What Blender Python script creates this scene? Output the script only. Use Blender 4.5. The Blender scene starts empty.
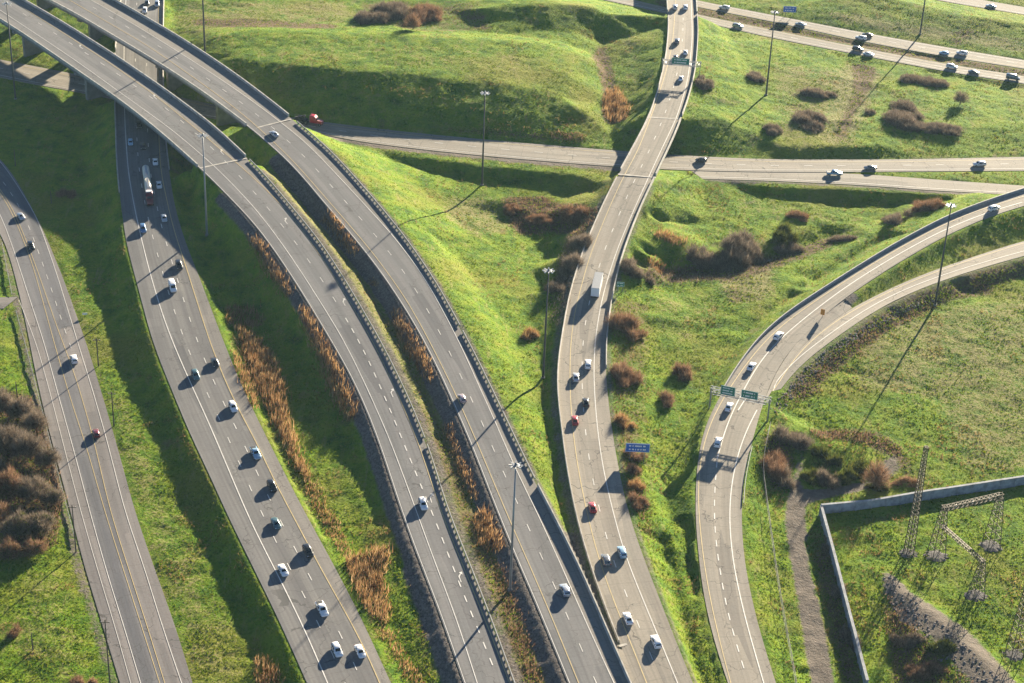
import bpy, bmesh, math, random
import numpy as np
from mathutils import Vector, Matrix, geometry
random.seed(7); rng = np.random.default_rng(11)
S = bpy.context.scene; COL = S.collection
# ------------------------------------------------------------------ camera
H, F = 305., 2000.
TH, RO = math.radians(30), math.radians(2.5)
fw = np.array([0, math.cos(TH), -math.sin(TH)]); u0 = np.array([0, math.sin(TH), math.cos(TH)]); r0 = np.array([1., 0, 0])
RT = r0*math.cos(RO)+u0*math.sin(RO); UP = u0*math.cos(RO)-r0*math.sin(RO)
CP = np.array([0, 0, H])
def P(x, y, z=0.):
    d = fw*F+RT*(x-512)-UP*(y-341.5)
    return CP+d*((z-H)/d[2])
def project(p):
    q = np.asarray(p, float)-CP; w = q@fw
    return 512+F*(q@RT)/w, 341.5-F*(q@UP)/w
cd = bpy.data.cameras.new('camera'); cam = bpy.data.objects.new('camera', cd); COL.objects.link(cam)
cd.sensor_width = 36; cd.lens = F/1024*36; cd.clip_start = 1; cd.clip_end = 20000
M = Matrix((RT, UP, -fw)).transposed().to_4x4(); M.translation = CP
cam.matrix_world = M; S.camera = cam
# ------------------------------------------------------------------ light
AZ, EL = math.radians(24), math.radians(13.5)
sdir = Vector((math.sin(AZ)*math.cos(EL), math.cos(AZ)*math.cos(EL), math.sin(EL)))
sl = bpy.data.lights.new('sun', 'SUN'); sl.energy = 5.0; sl.angle = math.radians(.5); sl.color = (1, .87, .655)
so = bpy.data.objects.new('sun', sl); COL.objects.link(so); so.rotation_euler = sdir.to_track_quat('Z', 'Y').to_euler(); so.location = (0, 0, 500)
W = bpy.data.worlds.new('World'); S.world = W; W.use_nodes = True
nt = W.node_tree; sk = nt.nodes.new('ShaderNodeTexSky'); sk.sky_type = 'NISHITA'; sk.sun_disc = False
sk.sun_elevation = EL; sk.sun_rotation = AZ; sk.air_density = .5; sk.dust_density = .0; sk.ozone_density = 1.6; sk.altitude = 1500
bg = nt.nodes['Background']; nt.links.new(sk.outputs[0], bg.inputs[0]); bg.inputs[1].default_value = .05
S.view_settings.view_transform = 'Standard'; S.view_settings.look = 'None'; S.view_settings.exposure = 2.08; S.view_settings.gamma = 1
# ------------------------------------------------------------------ materials
class NT:
    def __init__(s, name):
        s.m = bpy.data.materials.new(name); s.m.use_nodes = True; s.t = s.m.node_tree
        s.b = s.t.nodes['Principled BSDF']; s.out = s.t.nodes['Material Output']
    def n(s, k, **kw):
        x = s.t.nodes.new('ShaderNode'+k)
        for a, v in kw.items(): setattr(x, a, v)
        return x
    def l(s, a, b): s.t.links.new(a, b)
    def noise(s, vec, scale, det=3, rough=.55):
        x = s.n('TexNoise'); x.inputs['Scale'].default_value = scale; x.inputs['Detail'].default_value = det; x.inputs['Roughness'].default_value = rough
        if vec is not None: s.l(vec, x.inputs['Vector'])
        return x.outputs['Fac']
    def ramp(s, fac, stops):
        x = s.n('ValToRGB'); e = x.color_ramp.elements
        while len(e) < len(stops): e.new(.5)
        for el, (p, c) in zip(e, stops): el.position = p; el.color = (*c, 1) if len(c) == 3 else c
        s.l(fac, x.inputs[0]); return x.outputs[0]
    def mix(s, fac, a, b, mode='MIX'):
        x = s.n('Mix', data_type='RGBA', blend_type=mode)
        for i, v in ((0, fac), (6, a), (7, b)):
            if isinstance(v, (int, float)): x.inputs[i].default_value = v
            elif isinstance(v, tuple): x.inputs[i].default_value = (*v, 1)
            else: s.l(v, x.inputs[i])
        return x.outputs[2]
    def math(s, op, a, b=None, c=None, clamp=False):
        x = s.n('Math', operation=op, use_clamp=clamp)
        for i, v in enumerate((a, b, c)):
            if v is None: continue
            if isinstance(v, (int, float)): x.inputs[i].default_value = v
            else: s.l(v, x.inputs[i])
        return x.outputs[0]
    def sstep(s, v, a, b):
        x = s.n('MapRange', interpolation_type='SMOOTHSTEP'); s.l(v, x.inputs[0]); x.inputs[1].default_value = a; x.inputs[2].default_value = b
        return x.outputs[0]
    def bump(s, h, strength, dist):
        x = s.n('Bump'); x.inputs['Strength'].default_value = strength; x.inputs['Distance'].default_value = dist; s.l(h, x.inputs['Height']); s.l(x.outputs[0], s.b.inputs['Normal'])
    def pos(s): return s.n('NewGeometry').outputs['Position']
    def attr(s, name): return s.n('Attribute', attribute_name=name).outputs['Fac']
def simple(name, col, rough=.8, metal=0, var=.12, sc=1.5, spec=None):
    k = NT(name); p = k.pos() if var else None
    if var:
        n = k.noise(p, sc, 4)
        c = k.ramp(n, [(.3, tuple(x*(1-var) for x in col)), (.7, tuple(min(1, x*(1+var)) for x in col))]); k.l(c, k.b.inputs['Base Color'])
    else: k.b.inputs['Base Color'].default_value = (*col, 1)
    k.b.inputs['Roughness'].default_value = rough; k.b.inputs['Metallic'].default_value = metal
    if spec is not None: k.b.inputs['Specular IOR Level'].default_value = spec
    return k.m
def ground_mat():
    k = NT('ground_cover'); p = k.pos()
    big = k.noise(p, .022, 4, .6); mid = k.noise(p, .16, 4, .6); fine = k.noise(p, 1.1, 4, .65); tiny = k.noise(p, 3.3, 3, .6)
    g = k.ramp(mid, [(.28, (.032, .090, .003)), (.42, (.090, .182, .004)), (.56, (.160, .245, .006)), (.74, (.235, .245, .022))])
    g = k.mix(k.sstep(big, .5, .68), g, (.185, .195, .018)) 
    g = k.mix(k.sstep(fine, .55, .75), g, (.235, .22, .055))
    g = k.mix(k.math('MULTIPLY', k.sstep(fine, .5, .3), .6), g, (.018, .058, .003))
    wd = k.noise(p, .42, 5, .7); g = k.mix(k.math('MULTIPLY', k.sstep(wd, .55, .7), .38), g, (.052, .082, .012))
    mp = k.n('Mapping'); mp.inputs['Rotation'].default_value = (0, 0, .5); mp.inputs['Scale'].default_value = (.5, .09, 1); k.l(p, mp.inputs[0]); sw = k.noise(mp.outputs[0], 1., 4, .65)
    g = k.mix(k.math('MULTIPLY', k.sstep(sw, .54, .7), .6), g, (.25, .225, .075)); hr = k.noise(p, .09, 5, .65); g = k.mix(k.math('MULTIPLY', k.sstep(hr, .6, .72), .55), g, (.17, .13, .06))
    nz = k.math('ADD', k.math('MULTIPLY', mid, .6), k.math('MULTIPLY', fine, .6))
    def cover(a, amt=.9):   # attribute mask eroded by noise
        v = k.math('ADD', k.attr(a), k.math('MULTIPLY', k.math('SUBTRACT', nz, .6), amt))
        return k.sstep(v, .32, .68)
    dry = k.ramp(fine, [(.3, (.10, .105, .028)), (.5, (.20, .18, .07)), (.7, (.30, .25, .12))])
    g = k.mix(k.math('MULTIPLY', cover('dry', 1.6), .85), g, dry)
    dark = k.ramp(fine, [(.3, (.014, .032, .006)), (.7, (.034, .07, .012))])
    g = k.mix(cover('lush', .8), g, dark)
    brown = k.ramp(fine, [(.3, (.055, .036, .018)), (.55, (.13, .085, .042)), (.75, (.22, .15, .085))])
    g = k.mix(cover('brown', 1.0), g, brown)
    dirt = k.ramp(k.math('ADD', k.math('MULTIPLY', mid, .5), k.math('MULTIPLY', fine, .5)), [(.35, (.105, .088, .072)), (.55, (.165, .138, .114)), (.7, (.235, .20, .168))])
    g = k.mix(cover('dirt', 1.25), g, dirt)
    v = k.n('TexVoronoi'); v.inputs['Scale'].default_value = 2.1; k.l(p, v.inputs['Vector'])
    rock = k.ramp(v.outputs['Color'], [(.1, (.075, .066, .06)), (.5, (.125, .108, .097)), (.9, (.19, .165, .148))])
    g = k.mix(cover('gravel', .55), g, rock)
    k.l(g, k.b.inputs['Base Color']); k.b.inputs['Roughness'].default_value = .95; k.b.inputs['Specular IOR Level'].default_value = .1
    h = k.math('ADD', k.math('MULTIPLY', fine, .55), k.math('MULTIPLY', tiny, .3)); k.bump(h, .9, .8)
    return k.m
def road_mat(name, base, worn, grooves=0., patch=None):
    k = NT(name); uv = k.n('UVMap').outputs[0]; p = k.pos()
    mp = k.n('Mapping'); k.l(uv, mp.inputs[0]); mp.inputs['Scale'].default_value = (1.1, .02, 1); st = k.noise(mp.outputs[0], 1., 4, .6)
    mp2 = k.n('Mapping'); k.l(uv, mp2.inputs[0]); mp2.inputs['Scale'].default_value = (.35, .012, 1); st2 = k.noise(mp2.outputs[0], 1., 3, .6)
    n1 = k.noise(p, .05, 4); n2 = k.noise(p, 1.6, 4, .7)
    c = k.ramp(st, [(.3, tuple(x*.86 for x in base)), (.7, tuple(x*1.14 for x in base))])
    c = k.mix(k.sstep(st2, .42, .64), c, worn); mp3 = k.n('Mapping'); k.l(uv, mp3.inputs[0]); mp3.inputs['Scale'].default_value = (1.7, .006, 1); c = k.mix(k.math('MULTIPLY', k.sstep(k.noise(mp3.outputs[0], 1., 3, .6), .52, .7), .34), c, tuple(x*.5 for x in base))
    c = k.mix(k.math('MULTIPLY', k.sstep(n2, .3, .75), .35), c, k.mix(.5, c, (.02, .02, .02), 'MULTIPLY'))
    c = k.mix(k.math('MULTIPLY', k.sstep(n1, .45, .65), .22), c, k.mix(1., c, (1.35, 1.33, 1.3), 'MULTIPLY'))
    vb = k.n('TexVoronoi', distance='CHEBYCHEV'); mv = k.n('Mapping'); k.l(uv, mv.inputs[0]); mv.inputs['Scale'].default_value = (.27, .021, 1); k.l(mv.outputs[0], vb.inputs['Vector']); vb.inputs['Scale'].default_value = 1.; vb.inputs['Randomness'].default_value = .7
    bs = k.n('SeparateColor'); k.l(vb.outputs['Color'], bs.inputs[0]); c = k.mix(k.sstep(bs.outputs[0], .35, .95), c, k.mix(1., c, (.80, .81, .83), 'MULTIPLY')); c = k.mix(k.sstep(bs.outputs[1], .82, .86), c, k.mix(1., c, (.84, .84, .86), 'MULTIPLY'))
    sx = k.n('SeparateXYZ'); k.l(uv, sx.inputs[0])
    # transverse joints and tyre marks
    j = k.math('PINGPONG', sx.outputs[1], 4.6); jm = k.math('LESS_THAN', j, .09)
    c = k.mix(k.math('MULTIPLY', jm, .26), c, (.05, .047, .042))
    # meandering sealed cracks
    cr = k.n('TexVoronoi', feature='DISTANCE_TO_EDGE'); cr.inputs['Scale'].default_value = .085
    wp = k.n('VectorMath', operation='MULTIPLY_ADD'); nn = k.n('TexNoise'); nn.inputs['Scale'].default_value = .3; k.l(p, nn.inputs['Vector']); k.l(nn.outputs['Color'], wp.inputs[0]); wp.inputs[1].default_value = (7, 7, 0); k.l(p, wp.inputs[2]); k.l(wp.outputs[0], cr.inputs['Vector'])
    cm = k.math('MULTIPLY', k.math('LESS_THAN', cr.outputs[0], .008), k.sstep(k.noise(p, .03, 2), .38, .56))
    c = k.mix(k.math('MULTIPLY', cm, .65), c, (.045, .043, .04))
    if grooves:
        gw = k.n('TexWave', wave_type='BANDS', bands_direction='X'); mg = k.n('Mapping'); k.l(uv, mg.inputs[0]); mg.inputs['Scale'].default_value = (.55, .004, 1); k.l(mg.outputs[0], gw.inputs[0]); gw.inputs['Scale'].default_value = .5; gw.inputs['Distortion'].default_value = 1.5
        c = k.mix(k.math('MULTIPLY', gw.outputs['Fac'], grooves), c, tuple(x*.62 for x in base))
    k.l(c, k.b.inputs['Base Color']); k.b.inputs['Roughness'].default_value = .85; k.b.inputs['Specular IOR Level'].default_value = .25
    k.bump(n2, .25, .05)
    return k.m
def plant_mat(name, c0, c1, c2, trans=.35):
    k = NT(name); g = k.n('NewGeometry'); r = g.outputs['Random Per Island']; n = k.noise(g.outputs['Position'], .35, 3)
    f = k.math('ADD', k.math('MULTIPLY', r, .6), k.math('MULTIPLY', n, .5))
    c = k.ramp(f, [(.2, c0), (.52, c1), (.85, c2)])
    k.l(c, k.b.inputs['Base Color']); k.b.inputs['Roughness'].default_value = .9; k.b.inputs['Specular IOR Level'].default_value = .1
    tr = k.n('BsdfTranslucent'); k.l(c, tr.inputs[0]); ms = k.n('MixShader'); ms.inputs[0].default_value = trans
    k.l(k.b.outputs[0], ms.inputs[1]); k.l(tr.outputs[0], ms.inputs[2]); k.l(ms.outputs[0], k.out.inputs[0])
    return k.m
def paint(name, col, rough=.32, metal=.0, coat=.6):
    k = NT(name); n = k.noise(k.pos(), 2.5, 3)
    k.l(k.ramp(n, [(.3, tuple(x*.9 for x in col)), (.7, tuple(min(1, x*1.06) for x in col))]), k.b.inputs['Base Color'])
    k.b.inputs['Roughness'].default_value = rough; k.b.inputs['Metallic'].default_value = metal; k.b.inputs['Coat Weight'].default_value = coat; k.b.inputs['Coat Roughness'].default_value = .08
    return k.m
MT = dict(
    ground=ground_mat(),
    street=road_mat('street_asphalt', (0.131, 0.130, 0.140), (0.169, 0.164, 0.169), .0),
    street_old=road_mat('street_worn_edge', (0.198, 0.180, 0.172), (0.240, 0.218, 0.206), .0),
    conc_a=road_mat('highway_concrete', (0.166, 0.161, 0.159), (0.208, 0.200, 0.191), .25),
    asph=road_mat('ramp_asphalt', (0.164, 0.163, 0.165), (0.205, 0.198, 0.196), .1),
    conc_b=road_mat('connector_concrete', (0.289, 0.255, 0.208), (0.336, 0.298, 0.244), .1),
    conc_c=road_mat('loop_concrete', (0.292, 0.259, 0.213), (0.333, 0.297, 0.245), .1),
    conc_d=road_mat('far_concrete', (.28, .25, .205), (.32, .285, .235), .1),
    shoulder=road_mat('shoulder_concrete', (0.210, 0.192, 0.174), (0.246, 0.226, 0.202), .0),
    shoulder_dark=road_mat('shoulder_asphalt', (.105, .10, .10), (.135, .126, .122), .0),
    white=simple('road_paint_white', (.62, .60, .56), .7, var=.18, sc=.8), yellow=simple('road_paint_yellow', (.50, .38, .17), .7, var=.2, sc=.8),
    barrier=simple('barrier_concrete', (.40, .375, .33), .85, var=.32, sc=.55), rail=simple('weathered_rail', (.26, .255, .25), .7, var=.3), conc=simple('bridge_concrete', (.21, .195, .172), .9, var=.2, sc=.5),
    wall=simple('flood_wall_concrete', (.30, .31, .32), .9, var=.34, sc=.6),
    steel=simple('galvanised_steel', (.25, .26, .27), .45, .6, .08), dsteel=simple('dark_weathered_steel', (.06, .058, .055), .6, .3, .15), wood=simple('pole_wood', (.10, .075, .055), .9, var=.2),
    rust=simple('lattice_steel', (.10, .078, .052), .6, .3, .25), lamp=simple('lamp_housing', (.46, .46, .46), .4, .1, .05), lens=simple('lamp_lens', (.8, .8, .75), .2, 0, 0),
    green=simple('sign_green', (.004, .17, .115), .45, 0, .06), blue=simple('sign_blue', (.012, .12, .46), .45, 0, .06), signwhite=simple('sign_white', (.8, .82, .8), .5, 0, .03), orange=simple('sign_orange', (.62, .25, .03), .5, 0, .1), signback=simple('sign_back', (.3, .33, .34), .5, .4, .1),
    glass=simple('vehicle_glass', (.012, .015, .018), .06, 0, 0, spec=.7), tyre=simple('tyre_rubber', (.018, .018, .018), .85, var=.1), rim=simple('wheel_alloy', (.38, .38, .39), .35, .8, .05),
    head=simple('headlamp_lens', (.75, .77, .78), .1, 0, 0), tail=simple('tail_lamp_lens', (.32, .012, .012), .2, 0, 0), trim=simple('black_trim', (.022, .022, .024), .6, var=.1),
    reed=plant_mat('dry_reeds', (.12, .062, .024), (.30, .16, .066), (.50, .34, .17), .45), twig=plant_mat('bare_twigs', (.075, .058, .05), (.17, .132, .098), (.33, .26, .19), .35), redtwig=plant_mat('russet_twigs', (.095, .052, .032), (.225, .125, .072), (.40, .26, .16), .35),
    leaf=plant_mat('olive_leaves', (.03, .045, .008), (.085, .10, .018), (.17, .17, .035), .35), grass=plant_mat('grass_blades', (.045, .11, .004), (.155, .24, .006), (.31, .30, .04), .42), bark=simple('bark', (.07, .055, .045), .95, var=.25),
    truckwhite=simple('truck_box_white', (.78, .78, .77), .35, 0, .04), tank=simple('tank_cream', (.66, .60, .50), .3, .2, .08), pad=simple('pad_gravel', (.095, .085, .082), .95, var=.4, sc=2.5), stone=simple('rubble_stone', (.24, .20, .175), .95, var=.35, sc=.9), water=simple('creek_water', (.035, .045, .04), .08, 0, 0), wire=simple('fence_wire', (.075, .08, .08), .7, .0, .05),
)
for nm, c, me in (('white', (.80, .80, .79), 0), ('silver', (.50, .52, .54), .5), ('grey', (.17, .18, .19), .4), ('black', (.012, .012, .014), .1), ('red', (.38, .02, .025), .1), ('maroon', (.17, .012, .022), .2), ('blue', (.12, .24, .42), .3), ('paleblue', (.30, .47, .60), .3), ('teal', (.09, .17, .18), .3), ('rose', (.46, .36, .36), .4), ('truckred', (.50, .018, .02), 0)):
    MT['p_'+nm] = paint('paint_'+nm, c, .3, me)
# ------------------------------------------------------------------ object helpers
class MB:
    def __init__(s): s.v = []; s.f = []
    def add(s, vs, fs):
        o = len(s.v); s.v += [tuple(map(float, v)) for v in vs]; s.f += [tuple(i+o for i in f) for f in fs]; return s
    def box(s, c, d, mat=None):
        cx, cy, cz = c; a, b, h = d[0]/2, d[1]/2, d[2]/2
        vs = [(cx+i*a, cy+j*b, cz+k*h) for i in (-1, 1) for j in (-1, 1) for k in (-1, 1)]
        if mat is not None: vs = [tuple(mat @ Vector(v)) for v in vs]
        return s.add(vs, [(0, 1, 3, 2), (4, 6, 7, 5), (0, 4, 5, 1), (2, 3, 7, 6), (0, 2, 6, 4), (1, 5, 7, 3)])
    def bar(s, a, b, w, h=None, n=4, w2=None):
        a = Vector(a); b = Vector(b); d = (b-a); h = h or w; w2 = w if w2 is None else w2
        if d.length < 1e-6: return s
        d.normalize(); x = d.orthogonal() if abs(d.z) < .999 else Vector((1, 0, 0))
        if abs(d.z) < .999: x = d.cross(Vector((0, 0, 1))).normalized()
        y = d.cross(x).normalized(); vs = []
        for q, ww in ((a, w), (b, w2)):
            for i in range(n):
                t = 2*math.pi*(i+.5)/n; k = 1/math.cos(math.pi/n) if n == 4 else 1
                vs.append(q+x*(math.cos(t)*ww/2*k)+y*(math.sin(t)*ww/2*k*(h/w)))
        return s.add(vs, [(i, (i+1) % n, n+(i+1) % n, n+i) for i in range(n)]+[tuple(range(n))[::-1], tuple(range(n, 2*n))])
    def lathe(s, prof, c=(0, 0, 0), n=16):
        vs = []; m = len(prof)
        for r, z in prof:
            for i in range(n): t = 2*math.pi*i/n; vs.append((c[0]+r*math.cos(t), c[1]+r*math.sin(t), c[2]+z))
        fs = [(j*n+i, j*n+(i+1) % n, (j+1)*n+(i+1) % n, (j+1)*n+i) for j in range(m-1) for i in range(n)]
        return s.add(vs, fs+[tuple(range(n))[::-1], tuple(range((m-1)*n, m*n))])
    def sweep(s, pts, sect, caps=True, closed=True):
        """pts Nx3; sect list of (lateral left+, up)."""
        pts = np.asarray(pts); t = np.gradient(pts, axis=0); t[:, 2] = 0; t /= np.linalg.norm(t, axis=1)[:, None]+1e-9
        nrm = np.stack([-t[:, 1], t[:, 0], 0*t[:, 0]], 1); n = len(sect); vs = []
        for p, q in zip(pts, nrm): vs += [p+q*a+np.array([0, 0, b]) for a, b in sect]
        fs = [(i*n+j, i*n+(j+1) % n, (i+1)*n+(j+1) % n, (i+1)*n+j) for i in range(len(pts)-1) for j in range(n if closed else n-1)]
        if caps: fs += [tuple(range(n))[::-1], tuple(range((len(pts)-1)*n, len(pts)*n))]
        return s.add(vs, fs)
    def build(s, name, mat, parent=None, smooth=False):
        me = bpy.data.meshes.new(name); me.from_pydata(s.v, [], s.f); me.validate()
        bm = bmesh.new(); bm.from_mesh(me); bmesh.ops.recalc_face_normals(bm, faces=bm.faces); bm.to_mesh(me); bm.free()
        me.materials.append(MT[mat] if isinstance(mat, str) else mat)
        if smooth: me.polygons.foreach_set('use_smooth', [True]*len(me.polygons))
        o = bpy.data.objects.new(name, me); COL.objects.link(o)
        if parent: o.parent = parent
        return o
def raw(name, V, Fc, mat, parent=None):
    V = np.asarray(V, np.float32); Fc = np.asarray(Fc, np.int32); me = bpy.data.meshes.new(name); k = Fc.shape[1]
    me.vertices.add(len(V)); me.vertices.foreach_set('co', V.ravel()); me.loops.add(Fc.size); me.loops.foreach_set('vertex_index', Fc.ravel())
    me.polygons.add(len(Fc)); me.polygons.foreach_set('loop_start', np.arange(0, Fc.size, k, dtype=np.int32)); me.polygons.foreach_set('loop_total', np.full(len(Fc), k, np.int32)) if False else None
    me.update(calc_edges=True); me.materials.append(MT[mat] if isinstance(mat, str) else mat)
    o = bpy.data.objects.new(name, me); COL.objects.link(o)
    if parent: o.parent = parent
    return o
def thing(name, label, cat, loc=(0, 0, 0), rz=0, group=None):
    o = bpy.data.objects.new(name, None); COL.objects.link(o); o.empty_display_size = .5
    o.location = [float(q) for q in loc]; o.rotation_euler = (0, 0, rz); return tag(o, label, cat, group)
def tag(o, label, cat, group=None):
    o['label'] = label; o['category'] = cat
    if group: o['group'] = group
    return o
def kind(o, k): o['kind'] = k; return o
def dup(root):
    r = root.copy(); COL.objects.link(r)
    for ch in root.children:
        c = ch.copy(); COL.objects.link(c); c.parent = r
        for g in ch.children:
            d = g.copy(); COL.objects.link(d); d.parent = c
    return r
# ------------------------------------------------------------------ polylines
def resample(p, step):
    p = np.asarray(p, float); d = np.r_[0, np.cumsum(np.linalg.norm(np.diff(p[:, :2], axis=0), axis=1))]
    n = max(2, int(round(d[-1]/step))+1); t = np.linspace(0, d[-1], n)
    return np.stack([np.interp(t, d, p[:, i]) for i in range(3)], 1)
def smooth(p, step=2.5, sig=9.):
    q = resample(p, step); r = int(3*sig/step); r = min(r, len(q)-1)
    if r < 1: return q
    k = np.exp(-.5*(np.arange(-r, r+1)*step/sig)**2); k /= k.sum()
    a = np.concatenate([2*q[0]-q[r:0:-1], q, 2*q[-1]-q[-2:-r-2:-1]])
    return np.stack([np.convolve(a[:, i], k, 'valid') for i in range(3)], 1)
def extend(p, a, b):
    p = np.asarray(p)
    n = min(len(p)-1, 12)
    if a: t = p[0]-p[n]; t[2] = 0; t /= np.linalg.norm(t); p = np.vstack([[p[0]+t*a*s for s in np.linspace(1, .1, 10)], p])
    if b: t = p[-1]-p[-1-n]; t[2] = 0; t /= np.linalg.norm(t); p = np.vstack([p, [p[-1]+t*b*s for s in np.linspace(.1, 1, 10)]])
    return p
def offset(p, d):    # + = to the left of travel
    t = np.gradient(p, axis=0); t[:, 2] = 0; t /= np.linalg.norm(t, axis=1)[:, None]+1e-9
    return p+np.stack([-t[:, 1], t[:, 0], 0*t[:, 0]], 1)*d
def arc(p): return np.r_[0, np.cumsum(np.linalg.norm(np.diff(p, axis=0), axis=1))]
# ------------------------------------------------------------------ roads, traced edge by edge
RD = {}
def road(name, axis, zk, L, R, ext=(0, 0), sig=9., bridge=()):
    zx, zz = zip(*zk)
    zf = lambda x, y: float(np.interp(y if axis == 'y' else x, zx, zz))
    def tr(pts, sg=sig, ex=ext): return extend(smooth([P(x, y, zf(x, y)) for x, y in pts], 2.5, sg), *ex)
    l = tr(L); r = tr(R); n = max(len(l), len(r))
    def rs(p): a = arc(p); t = np.linspace(0, a[-1], n); return np.stack([np.interp(t, a, p[:, i]) for i in range(3)], 1)
    # match stations: for every left point the nearest right point, made monotone
    l = rs(l); idx = np.array([np.argmin(((r[:, :2]-q[:2])**2).sum(1)) for q in l]); idx = np.maximum.accumulate(idx).astype(float)
    kk = np.ones(9)/9; idx = np.convolve(np.r_[[idx[0]]*4, idx, [idx[-1]]*4], kk, 'valid')
    rr = np.stack([np.interp(idx, np.arange(len(r)), r[:, i]) for i in range(3)], 1)
    rr[:, 2] = l[:, 2] = (rr[:, 2]+l[:, 2])/2
    d = dict(name=name, zf=zf, L=l, R=rr, c=(l+rr)/2, tr=tr, axis=axis, bridge=bridge)
    py = np.array([project(q)[0 if axis == 'x' else 1] for q in d['c']]); d['par'] = py
    RD[name] = d; return d
R1 = road('street', 'y', [(0, 0), (700, 0)],
  [(-22, 205), (-6, 222), (5, 241), (15, 301-26), (27.5, 330), (33, 360), (42.5, 404.5), (57.5, 462), (71, 513), (83, 562), (100, 617), (120, 683)],
  [(-30, 132), (-12, 146), (3, 161), (17.5, 181), (42.5, 228), (62.5, 276), (86, 342), (100, 387), (117.5, 447), (135, 512), (157.5, 577), (177.5, 632), (192.5, 683)], (40, 70))
R2 = road('highway', 'y', [(0, 7.6), (100, 7.8), (170, 7), (260, 5), (400, 3.3), (683, 3)],
  [(121, 0), (117.5, 25), (115.3, 50), (115, 98), (116.5, 150), (117.5, 171), (120.5, 201), (126, 243), (135, 276), (152.5, 342), (160, 361), (175, 398), (190, 434), (207, 469), (226, 512), (256, 573), (281, 624), (307, 683)],
  [(163.5, 0), (163, 25), (162.5, 50), (163, 80), (164, 120), (166, 145), (169, 171), (175, 208.5), (185, 241), (200, 278.5), (221, 335), (240, 382), (256, 416), (279, 462), (305, 513), (331, 559.5), (361, 617), (391, 683)], (60, 90), bridge=((50, 100),))
R3 = road('flyover', 'y', [(-10, 15.), (100, 14.2), (170, 13.), (260, 10.6), (342, 8.2), (400, 6.5), (450, 5.2), (560, 4.2), (683, 3.6)],
  [(0, 20), (25, 36), (50, 53), (95, 84), (125, 105), (160, 133), (200, 168.5), (225, 193.5), (256, 226), (281, 261), (301, 292), (331, 342), (350, 375), (366, 409.5), (381, 449.5), (401, 512), (418.5, 559.5), (441, 617), (463.5, 683)],
  [(22, 0), (62.5, 23.5), (112.5, 55), (162.5, 89), (212.5, 126), (250, 161), (268, 180), (288.5, 205), (318.5, 241), (346, 283.5), (381, 344), (406, 394.5), (428.5, 449.5), (447, 512), (468.5, 564.5), (491, 622), (513, 683)], (70, 90), bridge=((-999, 163),))
R4 = road('flyover', 'y', [(-10, 15.8), (100, 14.8), (170, 13.2), (240, 11.4), (342, 8.6), (450, 6.2), (560, 5.0), (683, 4.3)],
  [(47.5, 0), (75, 14.5), (120, 41), (160, 65), (200, 91), (250, 128), (281, 155), (297, 171), (326, 206), (356, 241), (381, 273), (406, 311), (424, 342), (443.5, 382), (471, 445), (496, 510), (512, 549.5), (537, 607), (568, 683)],
  [(113, 0), (138, 14), (167, 31), (194, 47.5), (226, 69), (241.5, 80), (263, 96), (288, 115.5), (309.5, 133.5), (326, 148), (346, 169), (376, 203), (406, 240), (436, 284), (468, 343), (488.5, 384.5), (511, 432), (534.5, 482), (553, 516), (582, 574.5), (612, 644.5), (629, 683)], (70, 90), bridge=((-999, 125),))
R5 = road('connector', 'y', [(0, 9.5), (60, 10), (150, 9.5), (175, 9), (230, 7.2), (300, 5.9), (380, 5.1), (480, 4.8), (600, 4.5), (683, 4.3)],
  [(667, 0), (669, 25), (666, 57.5), (657, 95), (647, 122.5), (632, 150), (617, 177), (605, 200), (594, 225), (581, 256), (569, 296), (561, 342), (557.5, 367), (557, 389.5), (561, 419.5), (566, 462), (575.5, 513), (587, 554.5), (599.5, 592), (616, 634.5), (640, 692)],
  [(696, 0), (698, 32.5), (695, 72), (687, 102), (674.5, 135), (657, 172), (639.5, 208.5), (622, 253.5), (611, 298.5), (605.5, 342), (605.5, 370), (608, 400), (614.5, 447), (626, 505), (642, 554.5), (660, 599.5), (676, 642), (693, 683)], (90, 70), bridge=((-999, 14), (117, 176)))
R6 = road('crossroad', 'x', [(0, 1), (100, 1), (200, 1.5), (320, 2.5), (500, 3), (1024, 3)],
  [(-20, 55), (0, 60), (40, 67), (85, 76), (150, 90), (219, 106), (316, 121), (406, 132), (512, 142), (622, 151), (690, 156), (768, 159.5), (893, 159.5), (1040, 156.5)],
  [(-20, 73), (0, 77), (40, 85.5), (85, 93), (150, 107), (219, 120), (316, 132.5), (356, 141.5), (431, 150.5), (512, 158.5), (619.5, 167), (690, 170.5), (768, 172), (830, 172), (893, 171.5), (1040, 170.5)], (90, 90))
R6b = road('crossroad', 'x', [(600, 2.9), (1100, 2.9)],
  [(690, 170), (768, 171.5), (830, 172.5), (870, 174.5), (918, 178.2), (970, 182), (1030, 186)],
  [(690, 178.5), (768, 180.5), (830, 183.5), (868, 185.3), (918, 189.5), (970, 192.5), (1030, 195.5)], (0, 90))
R7 = road('far_highway', 'x', [(600, 2), (1100, 2)],
  [(640, -13), (669, -6), (702, 1.5), (768, 14), (860, 32), (948, 47.5), (1024, 60)], [(640, -5.5), (669, 1), (697, 7), (768, 20.5), (868, 42.5), (943, 56), (1024, 68.5)], (120, 90))
R7b = road('far_highway', 'x', [(500, 2), (1100, 2)],
  [(600, -8), (636, 0.5), (667, 7.5), (698, 14.5), (768, 29.2), (850, 45.5), (943, 63.5), (1024, 76)], [(600, -1), (638, 7), (667, 13.5), (700, 21.5), (768, 37), (855.5, 54), (943, 71), (1024, 83.5)], (120, 90))
R7c = road('far_highway', 'x', [(600, 2), (1100, 2)],
  [(900, -18), (970, -2), (1024, 7)], [(900, -8), (935, 0), (1024, 14.5)], (120, 90))
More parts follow.
